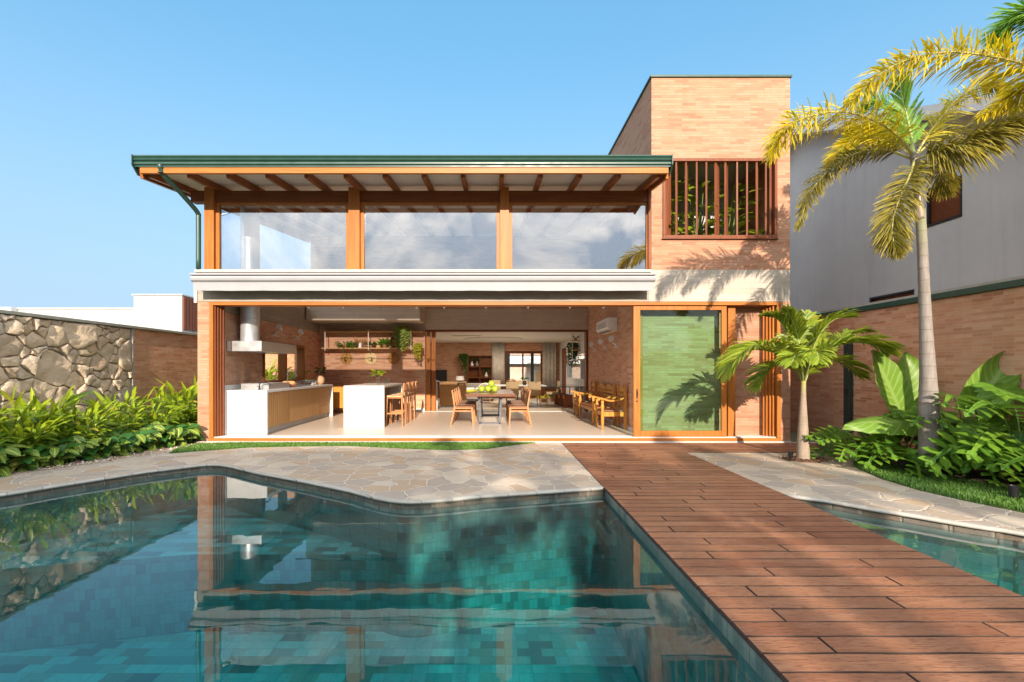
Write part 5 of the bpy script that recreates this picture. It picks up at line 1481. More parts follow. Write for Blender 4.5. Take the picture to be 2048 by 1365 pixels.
def potted(name, loc, label, cat='plant', pot=(.07, .05, .10), potmat=TERRA, mat=LF_PHIL, n=26, L=.16, W=.05, up=(.2, .9), seed=0, group=None, arch=.5, spread=.9):
    rs = random.Random(seed); loc = Vector(loc); o = thing(name, label, cat, loc, group)
    m = MB(); rt, rb, h = pot; m.lathe([(rb, 0), (rt * 1.05, h * .55), (rt, h), (rt * .85, h), (rt * .8, h * .8)], loc, 14); m.build('pot', potmat, o, smooth='auto')
    f = MB()
    for k in range(n):
        a = rs.uniform(0, 2 * PI); e = rs.uniform(*up)
        d = Vector((math.cos(a) * spread, math.sin(a) * spread * .7, e)).normalized(); b = loc + Vector((math.cos(a) * rt * .5, math.sin(a) * rt * .5, h * .9)) + d * rs.uniform(0, L * .6)
        leaf(f, b, d, Vector((0, -.6, 1)), L * rs.uniform(.7, 1.2), W * rs.uniform(.8, 1.2), arch * rs.uniform(.6, 1.6), 4, .1)
    f.build('leaves', mat, o, smooth=True); return o


def trailing(name, loc, label, H, Wd, mat, n=24, seed=0, leafL=.055, pot=True, taper=.5):
    rs = random.Random(seed); loc = Vector(loc); o = thing(name, label, 'plant', loc)
    if pot:
        m = MB(); m.lathe([(.07, 0), (.10, .14), (.09, .14), (.08, .1)], loc, 14); m.build('pot', TERRA, o, smooth='auto')
    f, s_ = MB(), MB()
    for k in range(n):
        a = rs.uniform(0, 2 * PI); r_ = Wd * .5 * math.sqrt(rs.random()); l = H * (.28 + .72 * rs.random() ** 2.2) * (1 - .4 * r_ / Wd)
        p0 = loc + Vector((0, 0, .12)); p1 = loc + Vector((math.cos(a) * r_, -abs(math.sin(a)) * r_ * .8 - .06, .10)); p2 = p1 + Vector((rs.uniform(-.03, .03), 0, -l))
        pp = catmull([p0, p1, p1 * .5 + p2 * .5 + Vector((rs.uniform(-.02, .02), 0, 0)), p2], 14)
        s_.tube(pp, .003, 4)
        nl = int(l / (leafL * .55)) + 3
        for i in range(nl):
            q = pp[min(14, 2 + int(12 * i / nl))] + Vector((rs.uniform(-.02, .02), rs.uniform(-.02, .01), rs.uniform(-.03, .03)))
            b = rs.uniform(0, 2 * PI); leaf(f, q, Vector((math.cos(b), -abs(math.sin(b)) * .7, rs.uniform(-.8, .1))), Vector((0, -.7, 1)), leafL * rs.uniform(.8, 1.3), leafL * .62, .5, 3, .1)
    f.build('leaves', mat, o, smooth=True); s_.build('stems', STALK, o); return o


o = thing('vase', 'tan clay vase with a leafy stem at the far corner of the kitchen counter', 'vase', (-4.95, 12.95, .936))
m = MB(); m.lathe([(.06, 0), (.11, .07), (.115, .16), (.07, .24), (.05, .26), (.045, .25)], (-4.95, 12.95, .936), 16); m.build('body', plain('tan clay', (.42, .25, .14), .7), o, smooth=True)
f = MB(); rs = random.Random(4)
for k in range(16):
    a = rs.uniform(0, 2 * PI); leaf(f, (-4.95 + .05 * math.cos(a), 12.95, 1.28 + rs.uniform(-.03, .14)), Vector((math.cos(a), math.sin(a) * .5, rs.uniform(-.1, .6))), (0, -.7, 1), .15, .085, .5, 4, .1)
f.tube([(-4.95, 12.95, 1.15), (-4.94, 12.95, 1.34)], .008, 5); f.build('leaves', LF_DARK, o, smooth=True)
# hood over the grill
rh = thing('range_hood', 'wide brushed steel grill hood with round flue rising through the veranda', 'hood', (-5.25, 10.3, 1.75))
m = MB(); m.box(-5.615, -4.88, 9.5, 11.2, 1.75, 1.97); m.build('canopy', STEEL, rh, bevel=.006)
m = MB(); m.tube([(-5.36, 9.95, 1.972), (-5.36, 9.95, 2.45), (-5.36, 9.95, 2.46), (-5.36, 9.95, 4.2), (-5.36, 9.95, 4.21), (-5.36, 9.95, 5.02)], [.19, .19, .195, .195, .19, .19], 28)
for z in (2.46, 3.76, 4.2): m.tube([(-5.36, 9.95, z), (-5.36, 9.95, z + .025)], .2, 28)
m.build('flue', GALV, rh, smooth='auto')

# cabinet at the corner
o = thing('side_cabinet', 'small yellow timber cabinet on splayed legs in the kitchen corner', 'cabinet', (-4.75, 14.2, 0))
m = MB(); m.box(-5.3, -4.55, 13.85, 14.5, .18, .86); m.build('carcass', HONEY, o, bevel=.005)
for x, y in ((-4.62, 13.92), (-5.2, 13.92), (-4.62, 14.42), (-5.2, 14.42)):
    m = MB(); m.bar((x, y, .18), (x + (.06 if x > -5 else -.06), y - .03, 0), .035, .035, w1=.02, h1=.02); m.build('leg', HONEY, o)

# island with stools
o = thing('kitchen_island', 'white block kitchen island with long worktop facing the pool', 'island', (-3.0, 11.6, 0))
m = MB(); m.box(-3.49, -2.54, 10.55, 10.60, 0, .985); m.box(-3.49, -2.54, 10.602, 12.70, .935, .985); m.box(-3.49, -2.54, 12.65, 12.698, 0, .934); m.build('worktop', QUARTZ, o, bevel=.003)
m = MB(); m.box(-3.44, -2.9, 10.605, 12.645, .10, .93); m.build('cabinet', plain('taupe panel', (.28, .22, .17), .6), o)
m = MB(); m.box(-3.40, -2.95, 10.605, 12.645, .001, .098); m.build('toe_kick', DARK, o)

def vessel(name, loc, prof, label, cat, mat, plant=None, seed=0):
    o = thing(name, label, cat, loc); m = MB(); m.lathe(prof, loc, 16); m.build('body', mat, o, smooth=True)
    if plant:
        rs = random.Random(seed); f = MB(); l = Vector(loc)
        for k in range(26):
            a = rs.uniform(0, 2 * PI); leaf(f, l + Vector((.04 * math.cos(a), .03 * math.sin(a), prof[-2][1] + rs.uniform(.02, .10))), Vector((math.cos(a) * .9 + .2, math.sin(a) * .7, rs.uniform(.1, .9))), (0, -.6, 1), rs.uniform(.10, .2), .05, .7, 4, .1)
        f.build('leaves', plant, o, smooth=True)
    return o
vessel('glass_decanter', (-3.02, 11.1, .986), [(.06, 0), (.085, .05), (.075, .10), (.025, .15), (.022, .2), (.035, .205), (.035, .26), (.01, .29)], 'clear glass decanter with stopper on the kitchen island', 'decanter', GLASSV)
vessel('glass_vase', (-2.86, 11.25, .986), [(.03, 0), (.06, .06), (.045, .16), (.06, .22), (.055, .22), (.03, .05)], 'slim glass vase with a green sprig on the kitchen island', 'vase', GLASSV, LF_GINGER, 3)
vessel('glass_bowl', (-2.68, 11.3, .986), [(.03, 0), (.08, .05), (.09, .13), (.085, .13), (.03, .02)], 'clear glass bowl at the right on the kitchen island', 'bowl', GLASSV)


def stool_mesh(o):
    """bar stool facing +x, seat height .69"""
    m = MB(); m.box(-.20, .20, -.20, .20, .665, .69); m.build('seat_frame', CHAIR, o, bevel=.006)
    m = MB(); m.add([(-.20, -.2, .70), (.20, -.2, .70), (.20, .2, .70), (-.2, .2, .70), (-.19, -.19, .725), (.19, -.19, .735), (.19, .19, .735), (-.19, .19, .725)], [(0, 3, 2, 1), (4, 5, 6, 7), (0, 1, 5, 4), (1, 2, 6, 5), (2, 3, 7, 6), (3, 0, 4, 7)]); m.build('seat', TANFAB, o, bevel=.012)
    for x, y in ((.18, .18), (.18, -.18)):
        m = MB(); m.bar((x, y, .665), (x + .015, y * 1.06, 0), .038, .038, w1=.026, h1=.026); m.build('leg', CHAIR, o)
    for y in (.18, -.18):
        m = MB(); m.bar((-.20, y * 1.06, 0), (-.185, y, .62), .028, .045, w1=.03, h1=.06); m.bar((-.185, y, .62), (-.235, y, 1.04), .03, .055, w1=.022, h1=.035); m.build('leg', CHAIR, o)
    m = MB(); n = 10
    for i in range(n):
        a, b = -1 + 2 * i / n, -1 + 2 * (i + 1) / n
        m.bar((-.225 - .03 * (1 - a * a), a * .19, .94), (-.225 - .03 * (1 - b * b), b * .19, .94), .022, .16)
    m.build('backrest', CHAIR, o)
    m = MB(); m.box(-.19, .19, .165, .195, .28, .31); m.box(-.19, .19, -.195, -.165, .28, .31); m.box(.17, .20, -.164, .164, .28, .31); m.build('footrest', CHAIR, o, bevel=.003)


st0 = thing('bar_stool', 'slim timber bar stool with tan seat, the nearest of four beside the island', 'bar stool', (0, 0, 0), 'bar stools along the right of the island'); stool_mesh(st0)
for k, (y, lb) in enumerate(((11.10, None), (11.62, 'slim timber bar stool with tan seat, second nearest of four beside the island'), (12.14, 'slim timber bar stool with tan seat, third nearest of four beside the island'), (12.66, 'slim timber bar stool with tan seat, farthest of four beside the island'))):
    x = -2.38
    if k == 0: st0.location = (x, y, 0); st0.rotation_euler = (0, 0, PI)
    else: dup(st0, (x, y, 0), PI + .03 * k, lb)

# wall shelf and what stands on it
o = thing('wall_shelf', 'long two board timber shelf with white steel brackets on the kitchen back wall', 'shelf', (-3.8, 14.4, 2.0))
for z in (2.02, 2.55):
    m = MB(); m.box(-5.42, -2.21, 14.25, 14.585, z, z + .04); m.build('board', OAK_X, o, bevel=.004)
for x in (-5.30, -3.93, -2.58):
    m = MB(); m.tube([(x, 14.24, 1.98), (x, 14.24, 2.62)], .012, 6); m.tube([(x, 14.24, 1.985), (x, 14.585, 1.985)], .010, 6); m.build('bracket', RAIL, o)
SZ = 2.061
potted('potted_fern', (-4.72, 14.38, SZ), 'wide feathery fern in a pot at the left on the wall shelf', n=70, L=.26, W=.03, up=(-.1, .6), seed=1, mat=LF_PHIL, arch=1.0)
potted('potted_plant', (-4.48, 14.42, SZ), 'small bushy plant in a brown pot beside the fern on the wall shelf', n=34, L=.14, W=.03, seed=2, mat=LF_PHIL)
potted('dry_bouquet', (-4.23, 14.38, SZ), 'dry orange grass bouquet in a white vase on the wall shelf', 'vase', (.04, .07, .16), CERAM, LF_DRY, 60, .22, .015, (.2, 1.2), 3)
potted('potted_plant', (-3.88, 14.38, SZ), 'small blue green plant in a little pot at the middle shelf bracket', n=26, L=.13, W=.05, seed=4, pot=(.05, .04, .08), mat=LF_DARK, up=(.3, 1.5))
potted('potted_plant', (-3.45, 14.38, SZ), 'bushy dark green plant in a brown pot right of the middle shelf bracket', n=40, L=.17, W=.07, seed=5, mat=LF_PHIL, up=(.1, 1.8))
o = thing('woven_basket', 'dark red brown woven basket on the right half of the wall shelf', 'basket', (-3.12, 14.4, SZ)); m = MB(); m.lathe([(.10, 0), (.15, .08), (.16, .22), (.13, .33), (.10, .34), (.09, .3)], (-3.12, 14.41, SZ), 18); m.build('basket', plain('dark wicker', (.16, .05, .03), .7, var=.4, scale=50, bump=.6), o, smooth=True)
o = thing('basket_tray', 'round woven tray leaning on the wall behind the shelf plants', 'tray', (-3.66, 14.5, SZ)); m = MB(); m.tube([(-3.68, 14.50, SZ + .13), (-3.68, 14.515, SZ + .13)], .13, 24); m.build('tray', CANE, o)
trailing('hanging_plant', (-2.86, 14.3, 2.591), 'big cascading variegated plant hanging from the top shelf board', .95, .50, LF_POTH, 60, 6, .075)
trailing('hanging_plant', (-2.32, 14.22, 2.061), 'yellow green trailing plant at the right end of the wall shelf', .62, .30, LF_YEL, 30, 7, .06)
# straw hats
for k, (px, c1, lb) in enumerate(((692, (.36, .18, .045), 'flat golden straw hat, left of three on the kitchen wall'), (741, (.68, .50, .24), 'pale wide straw hat with white crown, middle of three on the kitchen wall'), (787, (.33, .15, .035), 'dark golden straw hat, right of three on the kitchen wall'))):
    x = (px - 985) * 14.55 / 900; z = EYE + (740 - 717) * 14.55 / 900; o = thing('straw_hat', lb, 'hat', (x, 14.57, z), 'straw hats on the kitchen wall')
    prof = [(.195, 0), (.195, .012), (.08, .022), (.072, .07), (.055, .085), (.008, .088)]
    m = MB(); m.tube_rings([[Vector((x + r_ * math.cos(2 * PI * q / 28), 14.595 - h_, z + r_ * math.sin(2 * PI * q / 28))) for q in range(28)] for r_, h_ in prof]); m.build('brim', plain('straw %d' % k, c1, .75, var=.15, scale=70, bump=.5), o, smooth='auto')
    m = MB(); m.tube([(x + .082 * math.cos(2 * PI * q / 24), 14.566, z + .082 * math.sin(2 * PI * q / 24)) for q in range(25)], .009, 6); m.build('band', WHITE if k == 1 else CANE, o)


def sconce(x, y, z, nx, label, group):
    o = thing('wall_sconce', label, 'lamp', (x, y, z), group); m = MB()
    a, b = Vector((x, y, z)), Vector((x + nx * .05, y, z)); m.tube([a, b], .035, 12); m.tube([b, b + Vector((nx * .11, 0, .10))], .011, 8); m.build('arm', RAIL, o, smooth='auto')
    m = MB(); c = b + Vector((nx * .12, -.04, .115)); m.tube([c + Vector((0, 0.05, -.02)), c + Vector((0, -.02, .02)), c + Vector((0, -.09, .035))], [.03, .05, .075], 16); m.build('shade', RAIL, o, smooth='auto')
    m = MB(); m.tube([a + Vector((nx * .01, -.16, -.06)), a + Vector((nx * .01, .22, -.06))], .010, 6); m.build('rail', RAIL, o)
for y, lb in ((11.2, 'white wall sconce nearest the sliding door on the right wall'), (12.3, 'white wall sconce in the middle of three on the right wall'), (13.5, 'white wall sconce farthest back on the right wall')):
    sconce(3.099, y, EYE + 50 * 11.2 / 900, -1, lb, 'white sconces on the right brick wall')
for y, lb in ((11.6, 'white wall sconce above the hood side of the kitchen window'), (12.9, 'white wall sconce above the far end of the kitchen window')):
    sconce(-5.619, y, 2.30, 1, lb, 'white sconces on the left brick wall')
# spot lights on slim rails under the ring beam
rl = thing('track_light', 'thin rail with small white spotlights in front of the concrete beam', 'light', (0, 11.2, 2.95))
m = MB(); m.box(-4.9, 3.09, 11.20, 11.225, 2.975, 2.995); m.build('rail', DARK, rl)
for x in (-4.56, -3.70, -2.76, -1.88, -1.2, -.16, .88, 1.92, 2.75):
    m = MB(); m.tube([(x, 11.2, 2.975), (x, 11.2, 2.95)], .008, 6); m.tube([(x, 11.24, 2.935), (x, 11.16, 2.905)], .028, 10); m.build('spot', GREYFAB, rl)
# air conditioner
o = thing('air_conditioner', 'white wall mounted air conditioner high on the right brick wall', 'air conditioner', (3.0, 11.7, 2.4))
m = MB(); pr = [(3.098, 2.32), (2.90, 2.35), (2.845, 2.42), (2.84, 2.60), (2.87, 2.66), (3.098, 2.66)]
m.add([(x, 11.15, z) for x, z in pr] + [(x, 12.35, z) for x, z in pr], [tuple(range(6)), tuple(range(11, 5, -1))] + [(i, 6 + i, 6 + (i + 1) % 6, (i + 1) % 6) for i in range(6)]); m.build('body', RAIL, o, bevel=.015, segs=3)
m = MB()
for k in range(4): m.box(2.835, 2.842, 11.3, 12.2, 2.44 + k * .035, 2.447 + k * .035)
m.box(2.86, 2.99, 11.25, 12.25, 2.334, 2.34); m.build('louvre', GREYFAB, o)

# ---- dining table, chairs, fruit
dt = thing('dining_table', 'dark walnut slab dining table on grey steel trapezoid legs in the middle of the veranda', 'table', (-.06, 12.3, 0))
m = MB(); rs = random.Random(2); n = 16; L_ = [(-.68 + rs.uniform(-.02, .02), 11.0 + 2.7 * i / n) for i in range(n + 1)]; R_ = [(.56 + rs.uniform(-.02, .02), 11.0 + 2.7 * i / n) for i in range(n + 1)]
m.prism(L_[::-1] + R_, .70, .765); m.build('tabletop', TABLE, dt, bevel=.008)
FEM = plain('grey steel', (.09, .09, .10), .4, .6)
for y in (11.25, 13.35):
    m = MB(); m.bar((-.34, y, .699), (-.30, y, .02), .05, .05, up=(0, 1, 0)); m.bar((.22, y, .699), (.18, y, .02), .05, .05, up=(0, 1, 0)); m.box(-.325, .205, y - .025, y + .025, .001, .045); m.box(-.38, .26, y - .024, y + .024, .66, .698); m.build('leg', FEM, dt)


def dchair(o):
    """dining chair facing +x, origin under the seat centre"""
    m = MB(); m.box(-.24, .25, -.23, .23, .40, .435); m.build('seat_frame', CHAIR, o, bevel=.006)
    m = MB(); m.box(-.23, .24, -.22, .22, .4365, .465); m.build('seat', LEATHER, o, bevel=.012)
    for y in (.21, -.21):
        m = MB(); m.bar((.22, y, .41), (.245, y * 1.08, 0), .04, .045, w1=.024, h1=.026); m.build('leg', CHAIR, o)
        m = MB(); m.bar((-.20, y, .43), (-.30, y * 1.08, 0), .04, .055, w1=.024, h1=.026); m.bar((-.20, y, .43), (-.27, y, .86), .035, .05, w1=.026, h1=.03); m.build('leg', CHAIR, o)
    m = MB()
    for k in range(5):
        y = -.155 + .0775 * k; m.bar((-.222, y, .52), (-.265, y, .84), .062, .012, up=(1, 0, 0))
    m.build('back_slats', CANE, o)
    m = MB(); m.bar((-.265, -.195, .835), (-.265, .195, .835), .03, .05, up=(0, 0, 1)); m.bar((-.218, -.195, .515), (-.218, .195, .515), .025, .03); m.build('back_rail', CHAIR, o, bevel=.004)
    m = MB(); m.box(-.22, .22, .195, .22, .33, .36); m.box(-.22, .22, -.22, -.195, .33, .36); m.build('stretcher', CHAIR, o)


ordn = ['nearest the pool', 'second from the pool', 'third from the pool', 'farthest from the pool']
d0 = thing('dining_chair', 'x', 'chair', (0, 0, 0), 'dining chairs round the walnut table'); dchair(d0); first = True
for sd in (-1, 1):
    for k, y in enumerate((11.25, 11.87, 12.49, 13.11)):
        lb = 'timber dining chair with straw back, {} of the walnut table, {}'.format('left side' if sd < 0 else 'right side', ordn[k]); x = -.72 if sd < 0 else .66
        rz = (0 if sd < 0 else PI) + (.03 * (k % 2) - .015)
        if first: d0.location = (x, y, 0); d0.rotation_euler = (0, 0, rz); d0['label'] = lb; first = False
        else: dup(d0, (x, y, 0), rz, lb)
COCO = plain('green coconut', (.36, .47, .04), .45, var=.25, scale=9)
for k, (x, y, z, lb) in enumerate(((-.29, 12.0, 0, 'green coconut at the left of the fruit pile beside the yellow plantain'), (-.12, 12.05, 0, 'green coconut in the middle of the bottom row on the dining table'), (.06, 12.0, 0, 'green coconut at the right of the bottom row on the dining table'), (-.05, 12.2, .0, 'green coconut at the back of the fruit pile'), (-.03, 12.09, .135, 'green coconut on top of the fruit pile'))):
    o = thing('coconut', lb, 'coconut', (x, y, .766 + z), 'green coconuts on the dining table'); m = MB(); m.ell((x, y, .766 + z + .086), (.086, .083, .088), 18, 10); m.build('husk', COCO, o, smooth=True)
    m = MB(); m.lathe([(.026, .168), (.022, .179), (.006, .182)], (x, y, .766 + z), 8); m.build('cap', STALK, o, smooth=True)
o = thing('plantain', 'long yellow plantain lying left of the coconuts on the dining table', 'fruit', (-.52, 11.95, .766)); m = MB(); m.tube(catmull([(-.70, 11.9, .79), (-.60, 11.9, .80), (-.5, 11.94, .805), (-.40, 12.0, .80)], 14), [.008] + [.02 + .022 * math.sin(PI * i / 14) for i in range(1, 14)] + [.01], 10); m.build('fruit', LF_YEL, o, smooth=True)


# ---- rustic armchairs and bench along the right wall
def rustic(o, W):
    """seat facing -x, centred on y, back against +x; W = width"""
    h = W / 2
    def turned(x, y, z0, z1, r_):
        m_ = []; k = z1 - z0
        return [(r_ * f, z0 + k * u) for u, f in ((0, .7), (.05, .9), (.12, .65), (.2, 1.0), (.45, 1.15), (.55, .8), (.6, 1.2), (.66, .75), (.74, 1.25), (.82, 1.25), (.88, .8), (1, 1.05))]
    for s in (-1, 1):
        m = MB(); m.lathe(turned(0, 0, 0, .66, .034), (-.24, s * (h - .04), 0), 12); m.build('leg', HONEY, o, smooth=True)
        m = MB(); m.box(.25, .305, s * (h - .04) - .027, s * (h - .04) + .027, 0, .98); m.ell((.278, s * (h - .04), .995), (.028, .028, .03), 8, 6); m.build('leg', HONEY, o, bevel=.004)
        m = MB(); pts_ = catmull([(.25, s * (h - .04), .72), (.10, s * (h - .04), .665), (-.08, s * (h - .04), .655), (-.24, s * (h - .04), .70), (-.32, s * (h - .04), .705)], 12)
        for a, b in zip(pts_[:-1], pts_[1:]): m.bar(a, b, .055, .035)
        m.tube([(-.33, s * (h - .04) - .035, .695), (-.33, s * (h - .04) + .035, .695)], .035, 12); m.build('armrest', HONEY, o, bevel=.004)
        m = MB(); m.box(-.21, .25, s * (h - .04) - .018, s * (h - .04) + .018, .30, .40); m.build('side_rail', HONEY, o)
    m = MB(); m.box(-.25, .25, -h + .07, h - .07, .405, .435); m.build('seat', LEATHER if W < 1 else RED_STOOL, o, bevel=.006)
    m = MB(); m.box(-.255, -.225, -h + .07, h - .07, .32, .40); m.build('front_rail', HONEY, o)
    m = MB(); npan = 1 if W < 1 else 2; a0 = -h + .07; pw = (W - .14) / npan
    for q in range(npan):
        ya, yb = a0 + q * pw, a0 + (q + 1) * pw
        for z0, z1 in ((.50, .55), (.68, .71), (.76, .80), (.86, .90)): m.box(.262, .292, ya, yb, z0, z1)
        npos = max(4, int(pw / .085))
        for k in range(npos + 1):
            y = ya + pw * k / npos; m.bar((.277, y, .552), (.277, min(yb, max(ya, y + (.04 if k % 2 else -.04))), .678), .016, .02); m.bar((.277, y, .802), (.277, y, .858), .02, .03)
        for k in range(13):
            u0, u1 = k / 13, (k + 1) / 13; z = .902 + .09 * math.sin(PI * (u0 + u1) / 2); m.box(.264, .29, ya + (yb - ya) * u0, ya + (yb - ya) * u1, .902, z)
        if q: m.box(.25, .305, ya - .02, ya + .02, .435, .96)
    m.build('backrest', HONEY, o)


a0 = thing('armchair', 'carved honey timber armchair nearest the sliding door along the right wall', 'armchair', (0, 0, 0), 'carved timber armchairs beside the bench'); rustic(a0, .62); a0.location = (2.74, 10.50, 0)
dup(a0, (2.74, 13.45, 0), 0, 'carved honey timber armchair at the far end of the bench along the right wall')
b0 = thing('bench', 'carved honey timber bench with lattice back between two armchairs on the right', 'bench', (0, 0, 0)); rustic(b0, 1.75); b0.location = (2.74, 12.0, 0)

# ---- living room behind
o = thing('sideboard', 'pale oak sideboard with an open niche at the left of the living room', 'sideboard', (-1.4, 16.2, 0))
m = MB(); m.box(-1.88, -.95, 16.0, 16.6, .10, .93); m.box(-1.06 - .12, -.99, 15.985, 15.999, .55, .86); m.build('carcass', OAK_X, o, bevel=.005)
m = MB(); m.box(-1.25, -.97, 15.99, 16.0, .82, .90); m.build('niche', DARK, o)
m = MB(); m.box(-1.84, -.99, 16.05, 16.55, .001, .098); m.build('plinth', GREYFAB, o)
o = thing('table_lamp', 'white table lamp on the oak sideboard', 'lamp', (-1.17, 16.2, .93)); m = MB(); m.lathe([(.06, 0), (.06, .015), (.012, .02), (.012, .05)], (-1.17, 16.2, .931), 12); m.build('base', BZ, o)
m = MB(); m.lathe([(.16, .05), (.135, .2), (.13, .2), (.15, .052)], (-1.17, 16.2, .931), 20); m.build('lamp_shade', LINEN, o, smooth='auto')
o = thing('handrail', 'slim white handrail post just inside the living room opening', 'handrail', (-1.85, 15.3, 0)); m = MB(); m.tube([(-1.88, 15.2, 0), (-1.88, 15.2, .95)], .02, 8); m.build('post', RAIL, o); m = MB(); m.bar((-1.95, 15.0, 1.02), (-1.72, 15.5, .92), .05, .03); m.build('rail', RAIL, o)
o = thing('television', 'black flat television standing against the back brick wall of the living room', 'television', (-2.35, 21.7, .75)); m = MB(); m.box(-3.4, -2.2, 21.72, 21.77, .74, 1.36); m.build('screen', BLACK, o, bevel=.006); m = MB(); m.box(-3.0, -2.6, 21.65, 21.85, .421, .735); m.build('stand', BLACK, o)
o = thing('bookcase', 'brown open bookcase with square compartments against the back brick wall', 'bookcase', (-.7, 21.9, .42))
m = MB(); m.box(-1.2, -.02, 22.10, 22.15, .43, 2.05); m.build('back_panel', BX, o)
m = MB()
for z in (.43, .96, 1.49, 2.02): m.box(-1.2, -.02, 21.75, 22.098, z, z + .035)
for x in (-1.2, -.63, -.05): m.box(x, x + .035, 21.752, 22.097, .466, 2.018)
m.build('shelves', BX, o)
for x, z, lb, mt_ in ((-1.0, 1.527, 'white bottle vase with dark leaves on the upper bookcase shelf', CERAM), (-.75, 1.527, 'slim grey vase on the upper bookcase shelf', GREYFAB), (-.3, .997, 'pale pot with a round plant on the lower bookcase shelf', CERAM)):
    vessel('vase', (x, 21.9, z), [(.06, 0), (.09, .08), (.04, .16), (.035, .24), (.02, .24)], lb, 'vase', mt_, LF_DARK, int(abs(x) * 10))
trailing('hanging_plant', (-1.38, 21.9, 2.0), 'dark trailing plant hanging beside the bookcase in the living room', 1.2, .42, LF_DARK, 30, 21, .11)
for x0, x1, lb in ((-.02, .58, 'pale floor length curtain left of the rear glass door'), (2.45, 3.1, 'pale floor length curtain right of the rear glass door')):
    o = thing('curtain', lb, 'curtain', ((x0 + x1) / 2, 22, 0)); m = MB(); n = 60; vs = []
    for i in range(n + 1):
        x = x0 + (x1 - x0) * i / n; y = 22.0 + .05 * math.sin(i * 1.05) + .015 * math.sin(i * .37); vs += [(x, y, .43), (x, y, 2.69), (x, y + .012, 2.69), (x, y + .012, .43)]
    m.add(vs, [(i * 4 + k, (i + 1) * 4 + k, (i + 1) * 4 + (k + 1) % 4, i * 4 + (k + 1) % 4) for i in range(n) for k in range(4)]); m.build('cloth', LINEN, o, smooth=True)
    m = MB(); m.tube([(x0 - .05, 22.02, 2.688), (x1 + .05, 22.02, 2.688)], .012, 6); m.build('rod', RAIL, o)
o = thing('sofa', 'grey low sofa in the back left of the living room', 'sofa', (-.9, 19.5, 0))
m = MB(); m.box(-1.6, .05, 19.4, 20.3, .08, .42); m.build('base', GREYFAB, o, bevel=.04); m = MB(); m.box(-1.6, .05, 20.31, 20.55, .08, .75); m.build('backrest', GREYFAB, o, bevel=.05)
for x in (-1.55, -.75):
    m = MB(); m.box(x, x + .75, 19.45, 20.3, .425, .56); m.build('cushion', LINEN, o, bevel=.04)
o = thing('lounge_chair', 'rounded pale fabric lounge chair beside the curtain in the living room', 'armchair', (-.3, 18.6, 0)); m = MB(); m.ell((-.3, 18.6, .30), (.34, .34, .22), 18, 10); m.build('seat', LINEN, o, smooth=True)
m = MB(); m.ell((-.3, 18.88, .55), (.33, .11, .26), 18, 10); m.build('backrest', LINEN, o, smooth=True)
for x in (-.5, -.1):
    m = MB(); m.bar((x, 18.45, .15), (x, 18.4, 0), .035, .035); m.build('leg', CHAIR, o)
# far dining set
o = thing('dining_table', 'white topped dining table inside the living room behind the walnut table', 'table', (1.1, 17.6, 0)); m = MB(); m.box(.0, 2.05, 17.0, 18.1, .735, .765); m.build('tabletop', RAIL, o, bevel=.008)
m = MB(); m.lathe([(.35, 0), (.33, .04), (.12, .1), (.1, .6), (.3, .733)], (1.0, 17.55, 0), 20); m.build('pedestal', LINEN, o, smooth='auto')
def fchair(o):
    m = MB(); m.box(-.24, .24, -.24, .24, .40, .50); m.build('seat', TANFAB, o, bevel=.03)
    m = MB(); m.hexa([(-.24, -.26, .46), (.24, -.26, .46), (.24, -.20, .46), (-.24, -.20, .46)], [(-.23, -.30, .92), (.23, -.30, .92), (.23, -.25, .92), (-.23, -.25, .92)]); m.build('backrest', TANFAB, o, bevel=.018)
    for x in (-.2, .2):
        for y in (-.2, .2):
            m = MB(); m.bar((x, y, .40), (x * 1.1, y * 1.1, 0), .035, .035, w1=.02, h1=.02); m.build('leg', CHAIR, o)
f0 = thing('upholstered_chair', 'tan upholstered chair at the near left side of the white table', 'chair', (0, 0, 0), 'tan chairs round the white table'); fchair(f0); f0.location = (.73, 16.75, 0)
dup(f0, (1.52, 16.85, 0), .15, 'tan upholstered chair at the near right corner of the white table'); dup(f0, (.1, 18.4, 0), PI, 'tan upholstered chair behind the white table, at the left beside the curtain'); dup(f0, (1.25, 18.45, 0), PI, 'tan upholstered chair behind the white table before the glass door')
dup(f0, (2.32, 17.6, 0), PI / 2, 'tan upholstered chair at the right end of the white table')
vessel('flower_bowl', (.75, 17.5, .766), [(.05, 0), (.13, .05), (.15, .1), (.14, .1), (.03, .03)], 'brown bowl with dried leaves on the white dining table', 'bowl', TERRA, LF_DRY, 5)
vessel('vase', (1.25, 17.6, .766), [(.05, 0), (.09, .06), (.06, .14), (.03, .18), (.025, .18)], 'small dark vase in the middle of the white dining table', 'vase', BLACK, LF_DARK, 6)
# box stools and console
def bstool(o):
    for s in (-1, 1):
        x = s * .17; m = MB(); m.add([(x - .012, -.17, 0), (x - .012, -.05, 0), (x - .012, 0, .13), (x - .012, .05, 0), (x - .012, .17, 0), (x - .012, .15, .42), (x - .012, -.15, .42), (x + .012, -.17, 0), (x + .012, -.05, 0), (x + .012, 0, .13), (x + .012, .05, 0), (x + .012, .17, 0), (x + .012, .15, .42), (x + .012, -.15, .42)],
            [(0, 1, 2, 6), (2, 3, 4, 5), (2, 5, 6), (13, 9, 8, 7), (12, 11, 10, 9), (13, 12, 9)] + [(i, (i + 1) % 7, 7 + (i + 1) % 7, 7 + i) for i in range(7)]); m.build('leg', RED_STOOL, o)
    m = MB(); m.box(-.21, .21, -.17, .17, .421, .45); m.build('seat', RED_STOOL, o, bevel=.005); m = MB(); m.box(-.157, .157, .13, .148, .30, .419); m.box(-.157, .157, -.148, -.13, .30, .419); m.build('apron', RED_STOOL, o)
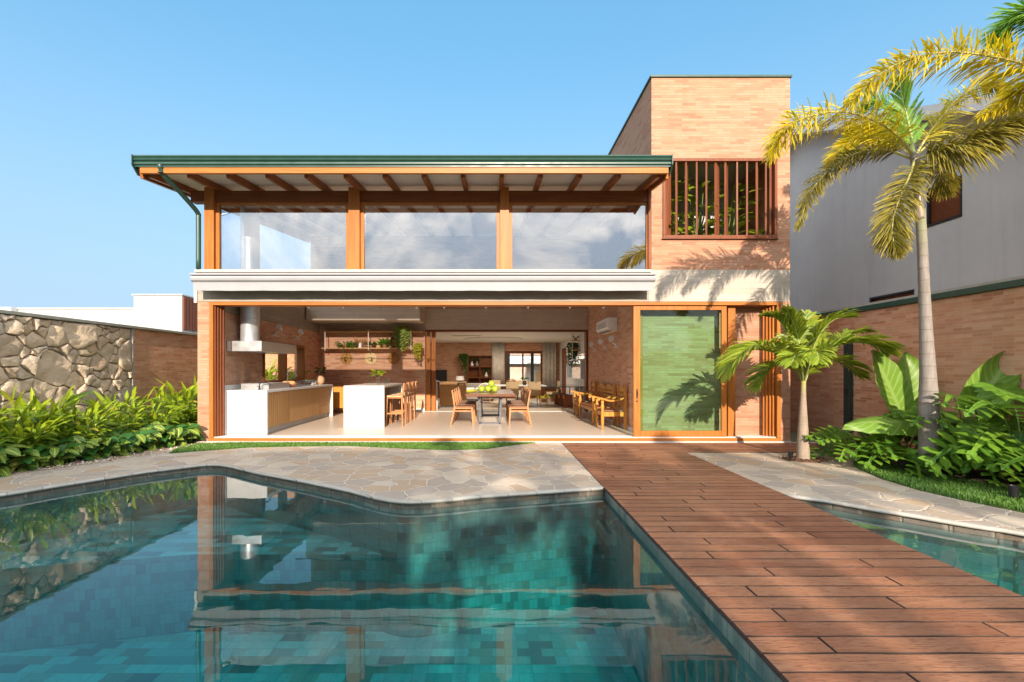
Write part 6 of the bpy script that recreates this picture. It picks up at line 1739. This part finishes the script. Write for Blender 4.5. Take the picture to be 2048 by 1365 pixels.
s0 = thing('wooden_stool', 'red brown wooden box stool with notched legs, nearest of three by the far armchair', 'stool', (0, 0, 0), 'red brown stools by the console', rz=PI / 2); bstool(s0); s0.location = (2.72, 16.3, 0)
dup(s0, (2.66, 17.0, 0), PI / 2, 'red brown wooden box stool, middle of three under the glass console'); dup(s0, (2.62, 17.7, 0), PI / 2, 'red brown wooden box stool, farthest of three under the glass console')
o = thing('console_table', 'dark glass topped console table under the side window of the living room', 'console', (2.85, 17.2, 0)); m = MB(); m.box(2.35, 3.28, 15.9, 18.2, .74, .765); m.build('tabletop', plain('dark glass', (.03, .04, .04), .08), o, bevel=.004)
for y in (16.0, 18.1):
    m = MB(); m.tube([(3.1, y, 0), (3.1, y, .739)], .02, 8); m.build('leg', STEEL, o)
potted('floor_plant', (2.15, 18.9, 0), 'low plant in a small pot on the floor near the glass console', n=22, L=.22, W=.09, pot=(.12, .1, .16), seed=30, mat=LF_YEL)
potted('floor_plant', (2.6, 19.3, 0), 'dark plant in a pot on the floor behind the glass console', n=22, L=.25, W=.09, pot=(.12, .1, .2), seed=31, mat=LF_DARK)
trailing('hanging_plant', (3.08, 17.3, 2.25), 'long dark trailing plant hanging in front of the white side window', 1.1, .42, LF_DARK, 34, 33, .10)
o = thing('hanging_shelf', 'white rod hanging shelf with two small boards near the living room side window', 'shelf', (2.75, 15.6, 1.6))
for x in (2.74, 2.96):
    m = MB(); m.tube([(x, 15.45, 1.68), (x, 15.45, 2.69)], .010, 6); m.build('rod', RAIL, o)
for z in (1.68, 2.02, 2.35):
    m = MB(); m.box(2.70, 3.02, 15.35, 15.6, z, z + .025); m.build('board', RAIL if z < 1.7 else OAK_X, o)
for x, z, lb in ((2.86, 2.046, 'small potted plant on the middle board of the hanging shelf'), (2.86, 2.376, 'small potted plant on the top board of the hanging shelf')):
    potted('potted_plant', (x, 15.48, z), lb, n=18, L=.10, W=.04, pot=(.05, .04, .08), seed=int(z * 10), mat=LF_DARK)
o = thing('wall_ornament', 'carved brown ornament hanging on the white wall near the rear door', 'ornament', (3.29, 19.95, 1.75)); m = MB()
rs = random.Random(6)
for k in range(9): m.ell((3.25, 19.95 + rs.uniform(-.07, .07), 1.55 + .055 * k), (.035, .07, .05), 8, 6)
m.build('carving', plain('carved wood', (.26, .12, .05), .7, var=.4), o, smooth=True)
